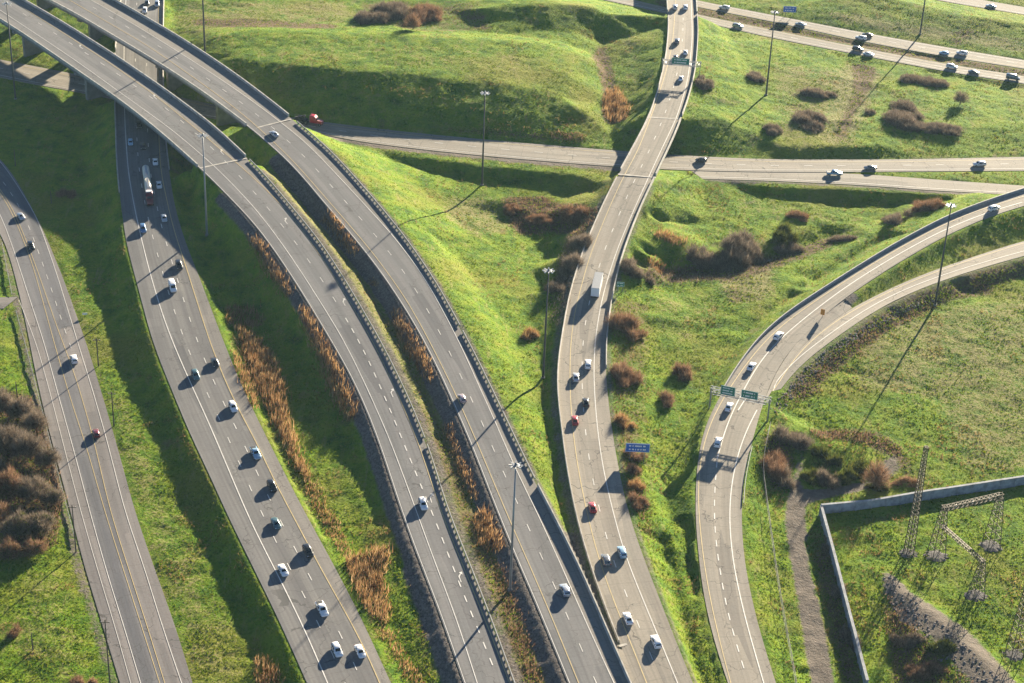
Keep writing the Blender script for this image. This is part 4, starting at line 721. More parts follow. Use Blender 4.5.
def gantry(a, b, h, label, panels):
    a = np.array(a); b = np.array(b); v = b-a; wd = float(np.hypot(v[0], v[1])); root = thing('sign_gantry', label, 'sign gantry', (a[0], a[1], min(a[2], b[2])), math.atan2(v[1], v[0]), 'overhead sign gantries'); base = min(a[2], b[2])
    for x, zz in ((0, a[2]-base), (wd, b[2]-base)):
        m = MB()
        for dy in (0, 1.3): m.bar((x, dy, zz-.4), (x, dy, h+.8), .28, n=8)
        for i in range(6): z0 = zz+i*(h-zz)/6; m.bar((x, 0, z0), (x, 1.3, z0+(h-zz)/6), .1)
        m.build('post', 'steel', root)
    m = MB(); n = max(6, int(wd/1.5))
    for dy in (0, 1.3):
        for z in (h-.6, h+.6): m.bar((-.4, dy, z), (wd+.4, dy, z), .16)
    for i in range(n):
        x0 = i*wd/n; x1 = (i+1)*wd/n; sg = 1 if i % 2 else -1
        for dy in (0, 1.3): m.bar((x0, dy, h-.6*sg), (x1, dy, h+.6*sg), .1)
        m.bar((x0, 0, h+.6), (x1, 1.3, h+.6), .08); m.bar((x0, 0, h-.6), (x1, 1.3, h-.6), .08)
    m.build('truss', 'steel', root); w = MB().box((wd/2, -.7, h-.72), (wd*.92, .6, .06)); w.build('walkway', 'steel', root)
    for i, (t, w_, h_, dz, rows) in enumerate(panels): sign_panel(root, wd*t, h+dz, w_, h_, 'green', i+int(wd), -.3, rows)
ga = G(709, 409); gb = G(767, 422); gantry(ga, gb, 6.9, 'overhead gantry with two green signs across the loop ramp', [(.29, 4.2, 3.0, 1.0, 3), (.66, 4.8, 2.6, 1.1, 2)])
pa = P(661.5, 77, 8.6); pb = P(699, 80, 8.6); gantry(pa, pb, 6.3, 'overhead gantry with one wide green sign across the far end of the connector road', [(.47, 6.8, 2.6, .9, 2)])
def ground_sign(bx, by, w_, h_, low, mat, label, rows=2, seed=3, face=0., posts=2):
    g = G(bx, by); root = thing('road_sign', label, 'road sign', g, face); xs = (-w_*.3, w_*.3) if posts == 2 else (0,)
    for x in xs: MB().bar((x, 0, -.5), (x, 0, low+h_*.9), .18).build('post', 'steel', root)
    sign_panel(root, 0, low+h_/2, w_, h_, mat, seed, -.16, rows)
ground_sign(636.5, 462, 6.6, 2.7, 3.4, 'blue', 'big blue sign on posts among the russet bushes right of the connector road', 2, 5)
ground_sign(620, 291, 2.4, 1.7, 1.6, 'green', 'small green sign beside the right barrier of the connector road, level with the box truck', 2, 8)
ground_sign(789, 16, 5.5, 2.6, 1.8, 'blue', 'blue sign beside the far highway at the top right', 2, 12)
ground_sign(246, 153, 1.8, 1.4, 1.6, 'signwhite', 'small white sign on a post between the two flyovers', 1, 4)
g = G(822, 318); root = thing('road_sign', 'small orange exit sign standing in the gore where the loop ramp splits', 'road sign', g, -.3); MB().bar((0, 0, -.4), (0, 0, 2.4), .14).build('post', 'steel', root); MB().box((0, -.1, 2.2), (1.3, .08, 2.0)).build('sign_panel', 'orange', root)
g = G(85, 316); root = thing('road_sign', 'small weathered white board lying low on the grass between street and highway', 'road sign', g, .3); MB().bar((0, 0, -.3), (0, 0, .9), .12).build('post', 'wood', root); MB().box((0, -.08, .8), (1.5, .06, .7)).build('sign_panel', 'signwhite', root)
# ------------------------------------------------------------------ lattice masts of the switchyard
def lattice(bx, by, ty, w0, w1, label, padr=3.4):
    g = G(bx, by); h = min(np.arange(5, 60, .25), key=lambda q: abs(project(g+[0, 0, q])[1]-ty)); root = thing('lattice_mast', label, 'lattice mast', g, .25, 'steel lattice masts in the walled yard')
    at = lambda s, t, z: (s*(w0+(w1-w0)*z/h)/2, t*(w0+(w1-w0)*z/h)/2, z)
    for s, t in ((-1, -1), (-1, 1), (1, 1), (1, -1)): MB().bar(at(s, t, -.3), at(s, t, h), .17, w2=.13).build('leg', 'rust', root)
    m = MB(); z = 0.; i = 0
    while z < h-.3:
        z1 = min(h, z+max(1.1, (w0+(w1-w0)*z/h)*.9)); cs = [(-1, -1), (-1, 1), (1, 1), (1, -1)]
        for k in range(4): p, q = cs[k], cs[(k+1) % 4]; m.bar(at(*p, z), at(*q, z1), .07); m.bar(at(*q, z), at(*p, z1), .07); m.bar(at(*p, z1), at(*q, z1), .07)
        z = z1; i += 1
    m.build('bracing', 'rust', root)
    pd = MB().lathe([(padr*.92, -.8), (padr*.84, .05), (padr*.5, .24), (.1, .28)], (0, 0, 0), 28); r5 = random.Random(bx); ph = [r5.uniform(.8, 1.12) for _ in range(28)]
    pd.v = [(g[0]+x*ph[i % 28]*1.05, g[1]+y*ph[i % 28]*.9, g[2]+z) for i, (x, y, z) in enumerate(pd.v)]; pd = pd.build('gravel_pad', 'pad'); kind(pd, 'structure'); return g, h
def lattice_beam(a, b, label, w_=1.1):
    a = Vector(a); b = Vector(b); d = (b-a); L_ = d.length; root = thing('lattice_beam', label, 'lattice beam', a); root.rotation_euler = d.to_track_quat('X', 'Z').to_euler(); n = max(4, int(L_/1.3)); 
    for s, t in ((-1, -1), (-1, 1), (1, 1), (1, -1)): MB().bar((0, s*w_/2, t*w_/2), (L_, s*w_/2, t*w_/2), .13).build('chord', 'rust', root)
    m = MB(); cs = [(-1, -1), (-1, 1), (1, 1), (1, -1)]
    for i in range(n):
        for k in range(4): p, q = cs[k], cs[(k+1) % 4]; m.bar((i*L_/n, p[0]*w_/2, p[1]*w_/2), ((i+1)*L_/n, q[0]*w_/2, q[1]*w_/2), .12); m.bar((i*L_/n, p[0]*w_/2, p[1]*w_/2), (i*L_/n, q[0]*w_/2, q[1]*w_/2), .12)
    m.build('bracing', 'rust', root)
m1, h1 = lattice(908.5, 553, 447, 2.0, .8, 'tallest slim lattice mast, leftmost in the walled yard', 3.0)
m2, h2 = lattice(936, 556, 506, 3.6, 1.1, 'lattice mast carrying the left end of the upper lattice beam')
m3, h3 = lattice(991, 546, 493, 3.6, 1.1, 'lattice mast carrying the right end of the upper lattice beam')
m4, h4 = lattice(976, 596, 560, 3.2, 1.0, 'short lattice mast nearest the dirt mound, under the slanting beam')
m5, h5 = lattice(1014, 655, 578, 3.2, .9, 'lattice mast at the right edge of the picture', 3.4)
lattice_beam(m2+[0, 0, h2-.7], m3+[0, 0, h3-.7], 'level lattice beam between the tops of two lattice masts')
lattice_beam(m4+[0, 0, h4-.5], m2+[0, 0, h2*.62], 'slanting lattice beam from the short mast to the mast behind it', .8)
far_ = G(1060, 600)+[0, 0, 13.]
for i, t in enumerate((.2, .5, .8)):
    a = (m2+[0, 0, h2-1.3])*(1-t)+(m3+[0, 0, h3-1.3])*t; b = far_+np.array([2.2*i, 4.*i, 0]); q = [a*(1-u)+b*u-[0, 0, 5*u*(1-u)] for u in np.linspace(0, 1, 14)]; mb = MB()
    for c0, c1 in zip(q[:-1], q[1:]): mb.bar(c0, c1, .05, n=3)
    o = mb.build('power_cable', 'dsteel'); tag(o, 'thin power cable hanging from the upper lattice beam out to the right', 'cable', 'power cables in the walled yard'); w_ = MB()
    for k in range(5): w_.lathe([(.06, -.08), (.2, -.04), (.2, 0), (.06, .04)], a+[0, 0, .15+.16*k], 8)
    w_.build('insulator', 'lens', o)
# ------------------------------------------------------------------ vehicles
def ring(w, zl, zb, zt, wt): h = [(.80*w, zl), (w, zl+.14), (w, zb), (wt, zt-.05), (wt*.72, zt)]; return h+[(-a, z) for a, z in h[::-1]]
def shell(st):
    mb = MB(); n = 10; vs = [(x, y, z) for x, w, zl, zb, zt, wt in st for y, z in ring(w, zl, zb, zt, wt)]
    fs = [(i*n+j, i*n+(j+1) % n, (i+1)*n+(j+1) % n, (i+1)*n+j) for i in range(len(st)-1) for j in range(n)]
    return mb.add(vs, fs+[tuple(range(n)), tuple(range((len(st)-1)*n, len(st)*n))])
def prism(pts, th=.02):
    p = [Vector(q) for q in pts]; nrm = (p[1]-p[0]).cross(p[2]-p[0]).normalized(); c = sum(p, Vector())/len(p)
    if nrm.dot(c-Vector((0, 0, .6))) < 0: nrm = -nrm
    n = len(p); return MB().add([q+nrm*th for q in p]+[q-nrm*th*.6 for q in p], [tuple(range(n)), tuple(range(n, 2*n))[::-1]]+[(i, (i+1) % n, n+(i+1) % n, n+i) for i in range(n)])
def glass_across(a, b, t0=.1, t1=.9):
    f = lambda t, k: a[k]*(1-t)+b[k]*t; q = []
    for t, s in ((t0, 1), (t1, 1), (t1, -1), (t0, -1)): q.append((f(t, 0), s*f(t, 5)*.86, f(t, 4)-.01))
    return prism(q, .035)
def glass_side(sts, s, lo=.14, hi=.86, dx0=.08, dx1=.08):
    top = []; bot = []; n = len(sts)
    for i, (x, w, zl, zb, zt, wt) in enumerate(sts):
        xx = x+(dx0 if i == 0 else -dx1 if i == n-1 else 0); g_ = lambda t: (xx, s*(w+(wt-w)*t), zb+(zt-.05-zb)*t)
        bot.append(g_(lo)); top.append(g_(hi))
    return prism(bot+top[::-1], .03)
def wheel(root, x, y, r=.34, w_=.24):
    m = MB(); Rm = Matrix.Translation((x, y, r)) @ Matrix.Rotation(math.pi/2, 4, 'X'); t = MB().lathe([(r*.6, -w_/2), (r*.94, -w_/2), (r, -w_*.3), (r, w_*.3), (r*.94, w_/2), (r*.6, w_/2)], n=16); t.v = [tuple(Rm @ Vector(v)) for v in t.v]; o = t.build('wheel', 'tyre', root, True)
    k = MB().lathe([(r*.62, -w_*.52), (r*.5, -w_*.46), (r*.5, w_*.46), (r*.62, w_*.52)], n=12); k.v = [tuple(Rm @ Vector(v)) for v in k.v]; k.build('rim', 'rim', o)
def lights(root, xf, xr, w_, zf, zr, hw=.34):
    for s in (-1, 1):
        MB().box((xf, s*(w_-hw/2), zf), (.16, hw, .16)).build('headlight', 'head', root); MB().box((xr, s*(w_-hw/2), zr), (.12, hw*.8, .2)).build('tail_light', 'tail', root)
        MB().box((xf-1.45, s*(w_+.2), zf+.42), (.14, .26, .16)).build('wing_mirror', 'trim', root)
CAR = {
 'sedan': dict(st=[(-2.35, .70, .42, .78, .86, .60), (-2.25, .86, .30, .88, .98, .74), (-1.62, .90, .22, .92, 1.04, .76), (-.95, .91, .20, .94, 1.40, .60), (-.2, .92, .20, .94, 1.47, .62), (.45, .92, .20, .93, 1.40, .62), (1.2, .91, .20, .90, .99, .74), (2.0, .88, .24, .82, .87, .74), (2.28, .80, .30, .68, .74, .68), (2.36, .68, .38, .55, .60, .56)], ws=(6, 5), rw=(2, 3), sw=(3, 4, 5), ax=(-1.4, 1.42), lz=(.66, .84), x=(2.22, -2.28)),
 'suv': dict(st=[(-2.35, .78, .45, .95, 1.05, .68), (-2.3, .90, .34, 1.04, 1.18, .74), (-2.08, .93, .30, 1.06, 1.62, .66), (-1.5, .94, .26, 1.07, 1.74, .68), (-.3, .95, .24, 1.07, 1.78, .70), (.5, .95, .24, 1.06, 1.69, .70), (1.2, .94, .24, 1.04, 1.14, .78), (2.05, .91, .28, .98, 1.04, .78), (2.3, .84, .34, .82, .90, .72), (2.38, .72, .42, .66, .74, .62)], ws=(6, 5), rw=(1, 2), sw=(2, 3, 4, 5), ax=(-1.42, 1.46), lz=(.8, 1.0), x=(2.24, -2.3), r=.38),
 'hatch': dict(st=[(-2.05, .74, .42, .84, .96, .62), (-2.0, .86, .32, .92, 1.08, .70), (-1.7, .88, .26, .95, 1.40, .62), (-1.1, .89, .22, .95, 1.52, .64), (-.2, .89, .22, .95, 1.54, .65), (.45, .89, .22, .94, 1.45, .64), (1.15, .88, .22, .92, 1.02, .74), (1.78, .84, .26, .84, .90, .72), (1.98, .76, .34, .68, .76, .64), (2.06, .64, .40, .56, .62, .54)], ws=(6, 5), rw=(1, 2), sw=(2, 3, 4, 5), ax=(-1.25, 1.25), lz=(.7, .95), x=(1.94, -1.98)),
 'pickup': dict(st=[(-2.9, .86, .5, 1.0, 1.06, .84), (-2.84, .96, .44, 1.08, 1.14, .9), (-.95, .98, .38, 1.08, 1.15, .9), (-.9, .98, .36, 1.1, 1.78, .70), (-.2, .98, .36, 1.1, 1.86, .74), (.65, .98, .36, 1.1, 1.78, .74), (1.3, .98, .36, 1.08, 1.2, .84), (2.5, .95, .40, 1.04, 1.12, .82), (2.82, .88, .46, .88, .96, .78), (2.9, .78, .52, .72, .8, .7)], ws=(6, 5), rw=None, sw=(3, 4, 5), ax=(-1.8, 1.85), lz=(.86, 1.0), x=(2.76, -2.86), r=.41),
 'van': dict(st=[(-2.8, .86, .5, 1.3, 2.0, .78), (-2.74, .97, .4, 1.34, 2.26, .82), (-1.2, .99, .34, 1.36, 2.36, .84), (.6, .99, .34, 1.36, 2.34, .84), (1.25, .99, .34, 1.3, 2.2, .80), (2.0, .98, .34, 1.2, 1.34, .80), (2.6, .94, .38, 1.0, 1.1, .78), (2.78, .84, .46, .8, .9, .7)], ws=(5, 4), rw=None, sw=(3, 4), ax=(-1.75, 1.8), lz=(.86, 1.1), x=(2.64, -2.76), r=.38),
}
PROTO = {}; PK = {}
def build_car(k):
    c = CAR[k]; st = c['st']; root = thing('parked_proto', '', ''); shell(st).build('body', 'p_white', root, True)
    glass_across(st[c['ws'][0]], st[c['ws'][1]]).build('windshield', 'glass', root)
    if c['rw']: glass_across(st[c['rw'][0]], st[c['rw'][1]]).build('rear_window', 'glass', root)
    elif k == 'pickup': prism([(-.97, .6, 1.3), (-.97, -.6, 1.3), (-.93, -.56, 1.66), (-.93, .56, 1.66)], .03).build('rear_window', 'glass', root); b = MB().box((-1.9, 0, 1.15), (1.74, 1.5, .05)); b.build('cargo_bed', 'trim', root)
    for s in (-1, 1): glass_side([st[i] for i in c['sw']], s).build('side_window', 'glass', root)
    for x in c['ax']:
        for s in (-1, 1): wheel(root, x, s*(st[4][1]-.1), c.get('r', .34))
    lights(root, c['x'][0], c['x'][1], st[4][1]-.06, *c['lz']); return root
def build_boxtruck():
    root = thing('p', '', ''); MB().box((-2.85, 0, 2.5), (10.4, 2.6, 2.9)).build('cargo_box', 'truckwhite', root); MB().box((-2.85, 0, 3.97), (10.3, 2.5, .05)).box((2.36, 0, 2.3), (.05, 2.2, 2.2)).build('box_trim', 'steel', root)
    st = [(2.5, 1.0, .6, 1.5, 2.5, .95), (2.6, 1.1, .55, 1.55, 2.62, 1.0), (3.6, 1.1, .5, 1.5, 2.55, .95), (4.15, 1.08, .5, 1.4, 1.62, .95), (4.9, 1.02, .5, 1.25, 1.35, .9), (5.05, .9, .55, .95, 1.05, .8)]; shell(st).build('body', 'p_white', root, True); glass_across(st[3], st[2]).build('windshield', 'glass', root)
    for s in (-1, 1): glass_side([st[1], st[2]], s).build('side_window', 'glass', root)
    MB().box((-2.2, 0, .75), (11.2, .9, .35)).box((-7.9, 0, .6), (.2, 2.3, .2)).build('chassis', 'trim', root)
    for x in (-6.2, -4.9, 3.9):
        for s in (-1, 1): wheel(root, x, s*1.02, .48, .34)
    for s in (-1, 1): MB().box((4.98, s*.75, .95), (.14, .35, .2)).build('headlight', 'head', root); MB().box((-8.06, s*1.0, .85), (.06, .2, .2)).build('tail_light', 'tail', root); MB().box((3.9, s*1.32, 1.9), (.12, .3, .5)).build('wing_mirror', 'trim', root)
    return root
def tractor(root, x0, hood=True):
    st = [(x0-1.9, 1.1, .9, 2.4, 3.5, 1.05), (x0-1.8, 1.22, .8, 2.5, 3.7, 1.1), (x0-.2, 1.22, .8, 2.4, 3.5, 1.08), (x0+.5, 1.2, .8, 2.1, 2.75, 1.0), (x0+1.0, 1.12, .8, 1.85, 2.0, .95), (x0+2.6, 1.05, .7, 1.7, 1.82, .85), (x0+2.9, .95, .6, 1.3, 1.45, .75)]
    shell(st).build('cab', 'p_white', root, True); glass_across(st[4], st[3], .1, .95).build('windshield', 'glass', root)
    for s in (-1, 1): glass_side([st[2], st[3]], s).build('side_window', 'glass', root); MB().bar((x0-2.0, s*1.05, 1), (x0-2.0, s*1.05, 3.9), .18, n=8).build('exhaust_stack', 'steel', root); MB().box((x0+2.75, s*.85, 1.1), (.2, .35, .25)).build('headlight', 'head', root)
    MB().box((x0-3.2, 0, .95), (6.5, .9, .3)).build('chassis', 'trim', root)
    for x in (x0+2.0, x0-3.4, x0-4.7):
        for s in (-1, 1): wheel(root, x, s*1.0, .52, .4)
def build_tanker():
    root = thing('p', '', ''); tractor(root, 9.2); MB().box((7.9, 0, 3.78), (1.3, 2.1, .22)).build('air_deflector', 'truckwhite', root)
    for c, L_ in ((1.6, 8.6), (-8.0, 8.8)):
        t = MB(); n = 20; vs = []; pr = [(-L_/2, .7), (-L_/2+.35, 1.12), (-L_/2+.36, 1.16), (0, 1.2), (L_/2-.36, 1.16), (L_/2-.35, 1.12), (L_/2, .7)]
        for x, r in pr: vs += [(c+x, r*1.02*math.cos(2*math.pi*i/n), 2.35+r*math.sin(2*math.pi*i/n)) for i in range(n)]
        t.add(vs, [(j*n+i, j*n+(i+1) % n, (j+1)*n+(i+1) % n, (j+1)*n+i) for j in range(len(pr)-1) for i in range(n)]+[tuple(range(n)), tuple(range((len(pr)-1)*n, len(pr)*n))]); o = t.build('tank', 'tank', root, True); MB().box((c, 0, 3.6), (L_*.8, .7, .1)).build('catwalk', 'steel', o)
        MB().box((c, 0, .98), (L_, 1.0, .3)).build('trailer_frame', 'trim', root)
        for x in (c-L_/2+1.0, c-L_/2+2.3):
            for s in (-1, 1): wheel(root, x, s*1.0, .5, .4)
    return root
def build_semi():
    root = thing('p', '', ''); tractor(root, 2.4); MB().box((-3.4, 0, 1.35), (4.6, 2.3, .35)).box((-3.2, .5, 2.0), (2.6, 1.0, 1.0)).box((-4.6, -.5, 1.9), (1.4, .9, .9)).bar((-5.2, 0, 1.5), (-1.6, 0, 3.2), .35).build('wrecker_bed', 'trim', root); return root
def recolour(root, mat):
    for ch in root.children:
        if ch.name.split('.')[0] in ('body', 'cab'): ch.material_slots[0].link = 'OBJECT'; ch.material_slots[0].material = MT[mat]
def place(px, py, k, col, d, sgn, label, name=None, cat=None, lift=.7):
    if k in PROTO: r = dup(PROTO[k])
    else:
        r = build_car(k) if k in CAR else {'boxtruck': build_boxtruck, 'tanker': build_tanker, 'semi': build_semi}[k](); PROTO[k] = r
    z = d['zf'](px, py); p = P(px, py, z+lift); i = int(np.argmin(((d['c'][:, :2]-p[:2])**2).sum(1))); i = min(max(i, 2), len(d['c'])-3); t = (d['c'][i+2]-d['c'][i-2])*sgn; sl_ = t[2]/np.hypot(t[0], t[1])
    zz = d['c'][i, 2]+.01
    r.location = (float(p[0]), float(p[1]), float(zz)); r.rotation_euler = (0, -math.atan(float(sl_)), math.atan2(t[1], t[0])); nm = name or {'pickup': 'pickup_truck', 'boxtruck': 'box_truck', 'tanker': 'tanker_truck', 'semi': 'tow_truck', 'van': 'van'}.get(k, 'car'); r.name = nm
    tag(r, label, cat or {'pickup_truck': 'pickup truck', 'box_truck': 'truck', 'tanker_truck': 'truck', 'tow_truck': 'truck', 'van': 'van'}.get(nm, 'car'), 'vehicles on the roads'); recolour(r, 'p_'+col); r.name = nm
    return r
V_ = [
 (21, 216, 'sedan', 'silver', R1, 1, 'silver car on the street at the left edge, topmost of the four there'), (31, 246, 'suv', 'black', R1, 1, 'black car on the street at the left edge, just below the silver one'), (74, 359, 'suv', 'white', R1, -1, 'white car on the street beside the upper wooden pole'), (96, 433, 'hatch', 'maroon', R1, -1, 'dark red car on the street, lowest car there'),
 (144.7, 10.5, 'suv', 'white', R2, 1, 'white car at the lower tip of the flyover shadow at the top of the highway'), (157, 4, 'suv', 'silver', R2, 1, 'silver car at the right side of the highway at the top edge'), (147, 2.5, 'sedan', 'black', R2, 1, 'black car in flyover shadow at the top edge of the highway'),
 (139, 125, 'suv', 'black', R2, 1, 'black car just emerging from under the nearer flyover'), (130.5, 142, 'hatch', 'paleblue', R2, 1, 'pale blue car in the left lane in the flyover shadow'), (143, 145.5, 'sedan', 'black', R2, 1, 'black car on the sunlit stripe inside the flyover shadow'), (155.3, 161.5, 'sedan', 'white', R2, 1, 'white car beside the rear of the tanker truck'), (159, 184.5, 'sedan', 'white', R2, 1, 'white car beside the front trailer of the tanker truck'),
 (164, 217.5, 'sedan', 'silver', R2, 1, 'silver car on the right below the tanker truck'), (143, 228.5, 'suv', 'blue', R2, 1, 'blue car near the white edge line below the tanker truck'), (179, 265, 'suv', 'black', R2, 1, 'black suv just above the white van'),
 (172.5, 287, 'van', 'white', R2, 1, 'white van on the highway below the black suv'), (215, 362, 'sedan', 'black', R2, 1, 'black car in the right lane, upper right of a teal car'), (195.5, 375, 'suv', 'teal', R2, 1, 'dark teal car on the left lane of the highway, level with the black car'), (233, 407, 'suv', 'white', R2, 1, 'white car in the right lane just above the pale blue pickup'), (255.5, 453, 'pickup', 'paleblue', R2, 1, 'pale blue pickup in the right lane of the highway'), (272, 486, 'suv', 'black', R2, 1, 'black suv below the pale blue pickup'),
 (276, 523, 'sedan', 'teal', R2, 1, 'grey green car in the middle lane beside a black car'), (308, 551, 'suv', 'black', R2, 1, 'black car in the right lane right above the white pickup'), (283, 570, 'sedan', 'white', R2, 1, 'white car on the left edge line above the white pickup'), (322, 609, 'pickup', 'white', R2, 1, 'white pickup with black bed on the highway'), (337, 650, 'suv', 'white', R2, 1, 'white suv in the middle lane at the bottom, left of another white car'), (360, 651, 'sedan', 'white', R2, 1, 'white car in the right lane at the bottom, rightmost of the pair'),
 (423, 504, 'suv', 'white', R3, 1, 'white car with dark roof glass, the only car on the left ramp'), (274, 133.5, 'sedan', 'silver', R4, -1, 'grey car on the farther ramp just past the end of its overpass'), (462, 398, 'hatch', 'rose', R4, -1, 'pinkish silver car halfway down the farther ramp'), (565, 590, 'suv', 'silver', R4, -1, 'silver car at the bottom of the farther ramp'),
 (675, 7, 'suv', 'silver', R5, -1, 'silver car at the top of the connector road, left one of the pair'), (685.5, 7, 'suv', 'white', R5, -1, 'white car at the top of the connector road, right one of the pair'), (677, 41, 'suv', 'grey', R5, -1, 'grey car on the connector road just left above a white car'), (685.5, 52, 'sedan', 'white', R5, -1, 'white car on the connector road just above the green gantry sign'), (675.5, 57, 'hatch', 'black', R5, -1, 'black car partly hidden behind the green gantry sign'), (681, 78, 'sedan', 'white', R5, -1, 'white car on the connector road just below the gantry'),
 (588, 364, 'suv', 'white', R5, -1, 'white car on the connector road right of a silver car and above a black one'), (576, 377, 'sedan', 'silver', R5, -1, 'silver car in the left lane of the connector road above a red car'), (586, 402, 'sedan', 'black', R5, -1, 'black car on the connector road just above a red car'), (575, 420, 'sedan', 'red', R5, -1, 'red car in the left lane of the connector road, upper one of two red cars'), (592.5, 507, 'sedan', 'red', R5, -1, 'red car on the connector road below the blue sign, lower one of two red cars'),
 (622, 552, 'suv', 'paleblue', R5, -1, 'pale blue car in the right lane beside a grey car'), (606, 560, 'suv', 'grey', R5, -1, 'grey car in the left lane beside a pale blue car'), (628, 618, 'sedan', 'white', R5, -1, 'white car in the left lane low on the connector road'), (656, 641.5, 'suv', 'white', R5, -1, 'white car in the right lane, lowest car of the connector road'),
 (701, 160, 'hatch', 'black', R6, -1, 'black car on the crossroad just right of the connector bridge'), (834.5, 173, 'pickup', 'paleblue', R6b, 1, 'pale blue pickup on the nearer carriageway of the crossroad'), (870.5, 167.5, 'sedan', 'grey', R6, -1, 'grey car on the crossroad, right of the pale blue pickup'), (979.5, 164, 'suv', 'white', R6, -1, 'white car on the crossroad near the right edge'),
 (724.5, 7.5, 'suv', 'white', R7, -1, 'white car on the far highway just right of the connector road, upper carriageway'), (738, 26, 'suv', 'silver', R7b, 1, 'silver car on the far highway nearest the connector road, lower carriageway'), (800.5, 24, 'sedan', 'silver', R7, -1, 'silver car alone on the upper carriageway of the far highway'), (861, 37.8, 'suv', 'white', R7, -1, 'white car of the tight pair on the upper far carriageway'), (867.5, 34.6, 'sedan', 'black', R7, -1, 'black car of the tight pair on the upper far carriageway'), (858, 49, 'suv', 'black', R7b, 1, 'black car of the pair on the lower far carriageway'), (868.5, 54, 'sedan', 'white', R7b, 1, 'white car of the pair on the lower far carriageway'),
 (944, 53, 'hatch', 'paleblue', R7, -1, 'pale blue car behind a white suv on the upper far carriageway'), (962, 53, 'suv', 'white', R7, -1, 'white suv on the upper far carriageway near the right edge'), (952, 66.5, 'suv', 'white', R7b, 1, 'white suv on the lower far carriageway near the right edge'), (974, 72, 'sedan', 'grey', R7b, 1, 'grey car on the lower far carriageway behind the van'), (1013, 78, 'van', 'grey', R7b, 1, 'grey van on the lower far carriageway at the right edge'), (991, 6, 'sedan', 'silver', R7c, -1, 'silver car on the farthest road in the top right corner'),
 (994, 208, 'suv', 'white', R8, -1, 'white car high on the loop ramp near the right edge'), (778.5, 335.5, 'suv', 'white', R8, -1, 'white car on the loop ramp beside the gore'), (751.5, 366, 'sedan', 'white', R8, -1, 'white car on the loop ramp just above the gantry'), (729, 406.5, 'sedan', 'white', R8, -1, 'white car on the loop ramp right below the gantry'), (718, 442, 'suv', 'white', R8, -1, 'white car on the loop ramp in the gantry shadow'),
]
for a in V_: place(*a)
place(598, 282, 'boxtruck', 'white', R5, -1, 'large white box truck on the connector road', lift=1.6)
place(147.8, 184.5, 'tanker', 'maroon', R2, 1, 'long truck with two cream tanks and dark red cab on the highway', lift=2.)
place(309.5, 119.5, 'semi', 'truckred', R6, 1, 'red truck with black bed on the crossroad beside the farther flyover', lift=1.6)
# ------------------------------------------------------------------ plants
def tris_of(B, D, W, Lh):
    """one slim triangle per blade: base points, directions, widths, lengths"""
    s = np.cross(D, rng.normal(size=D.shape)); s /= np.linalg.norm(s, axis=1)[:, None]+1e-9
    V = np.stack([B-s*W[:, None]/2, B+s*W[:, None]/2, B+D*Lh[:, None]], 1).reshape(-1, 3); return V, np.arange(len(V)).reshape(-1, 3)
def scatter(poly, n):
    poly = np.asarray(poly)[:, :2]; lo, hi = poly.min(0), poly.max(0); out = []
    k = 0
    while sum(map(len, out)) < n and k < 40:
        q = rng.uniform(lo, hi, (n*2, 2)); s = np.zeros(len(q), bool); m = len(poly)
        for i in range(m):
            (xa, ya), (xb, yb) = poly[i], poly[(i+1) % m]
            if ya != yb: s ^= ((ya > q[:, 1]) != (yb > q[:, 1])) & (q[:, 0] < (xb-xa)*(q[:, 1]-ya)/(yb-ya)+xa)
        out.append(q[s]); k += 1
    return np.concatenate(out)[:n]
def reed_bed(pts, label, h=2.4, dens=7., mat='reed', group='dry reed beds'):
    w_ = smooth(np.vstack([[G(*p) for p in pts], [G(*pts[0])]]), 1.5, 1.5); c = w_.mean(0); ar_ = abs(np.sum(w_[:-1, 0]*w_[1:, 1]-w_[1:, 0]*w_[:-1, 1]))/2; n = int(ar_*dens)+30
    q = scatter(w_, n); q = q+rng.normal(size=q.shape)*rng.choice([.35, .9], (len(q), 1), p=[.7, .3]); z = hgt(q[:, 0], q[:, 1]); D = rng.normal(size=(len(q), 3))*[.24, .24, .1]+[.1, -.05, 1]; D /= np.linalg.norm(D, axis=1)[:, None]
    cl = np.sin(q[:, 0]*.9+2*np.sin(q[:, 1]*.7))*.5+.5; Lh = h*(.5+.4*cl+.3*rng.random(len(q))); V, f = tris_of(np.c_[q, z-.1]-c, D, .14+.16*rng.random(len(q)), Lh); o = raw('reed_bed', V, f, mat); o.location = c; return tag(o, label, 'reeds', group)
def twig_cloud(n, rx, ry, h, low=.05, wd=.075, ln=1.1):
    d = rng.normal(size=(n, 3)); d[:, 2] = np.abs(d[:, 2]); d /= np.linalg.norm(d, axis=1)[:, None]; r = rng.random(n)**.45; lob = 1+.22*np.sin(3*np.arctan2(d[:, 1], d[:, 0])+rng.uniform(0, 6))+.12*np.sin(7*np.arctan2(d[:, 1], d[:, 0])+rng.uniform(0, 6)); B = d*r[:, None]*np.array([rx, ry, h*(1-low)])*lob[:, None]*.82+[0, 0, h*low]
    D = d*[.8, .8, .7]+[0, 0, .75]+rng.normal(size=(n, 3))*.42; D /= np.linalg.norm(D, axis=1)[:, None]; return tris_of(B, D, wd*(.6+rng.random(n)), ln*(.35+1.3*rng.random(n)**1.6))
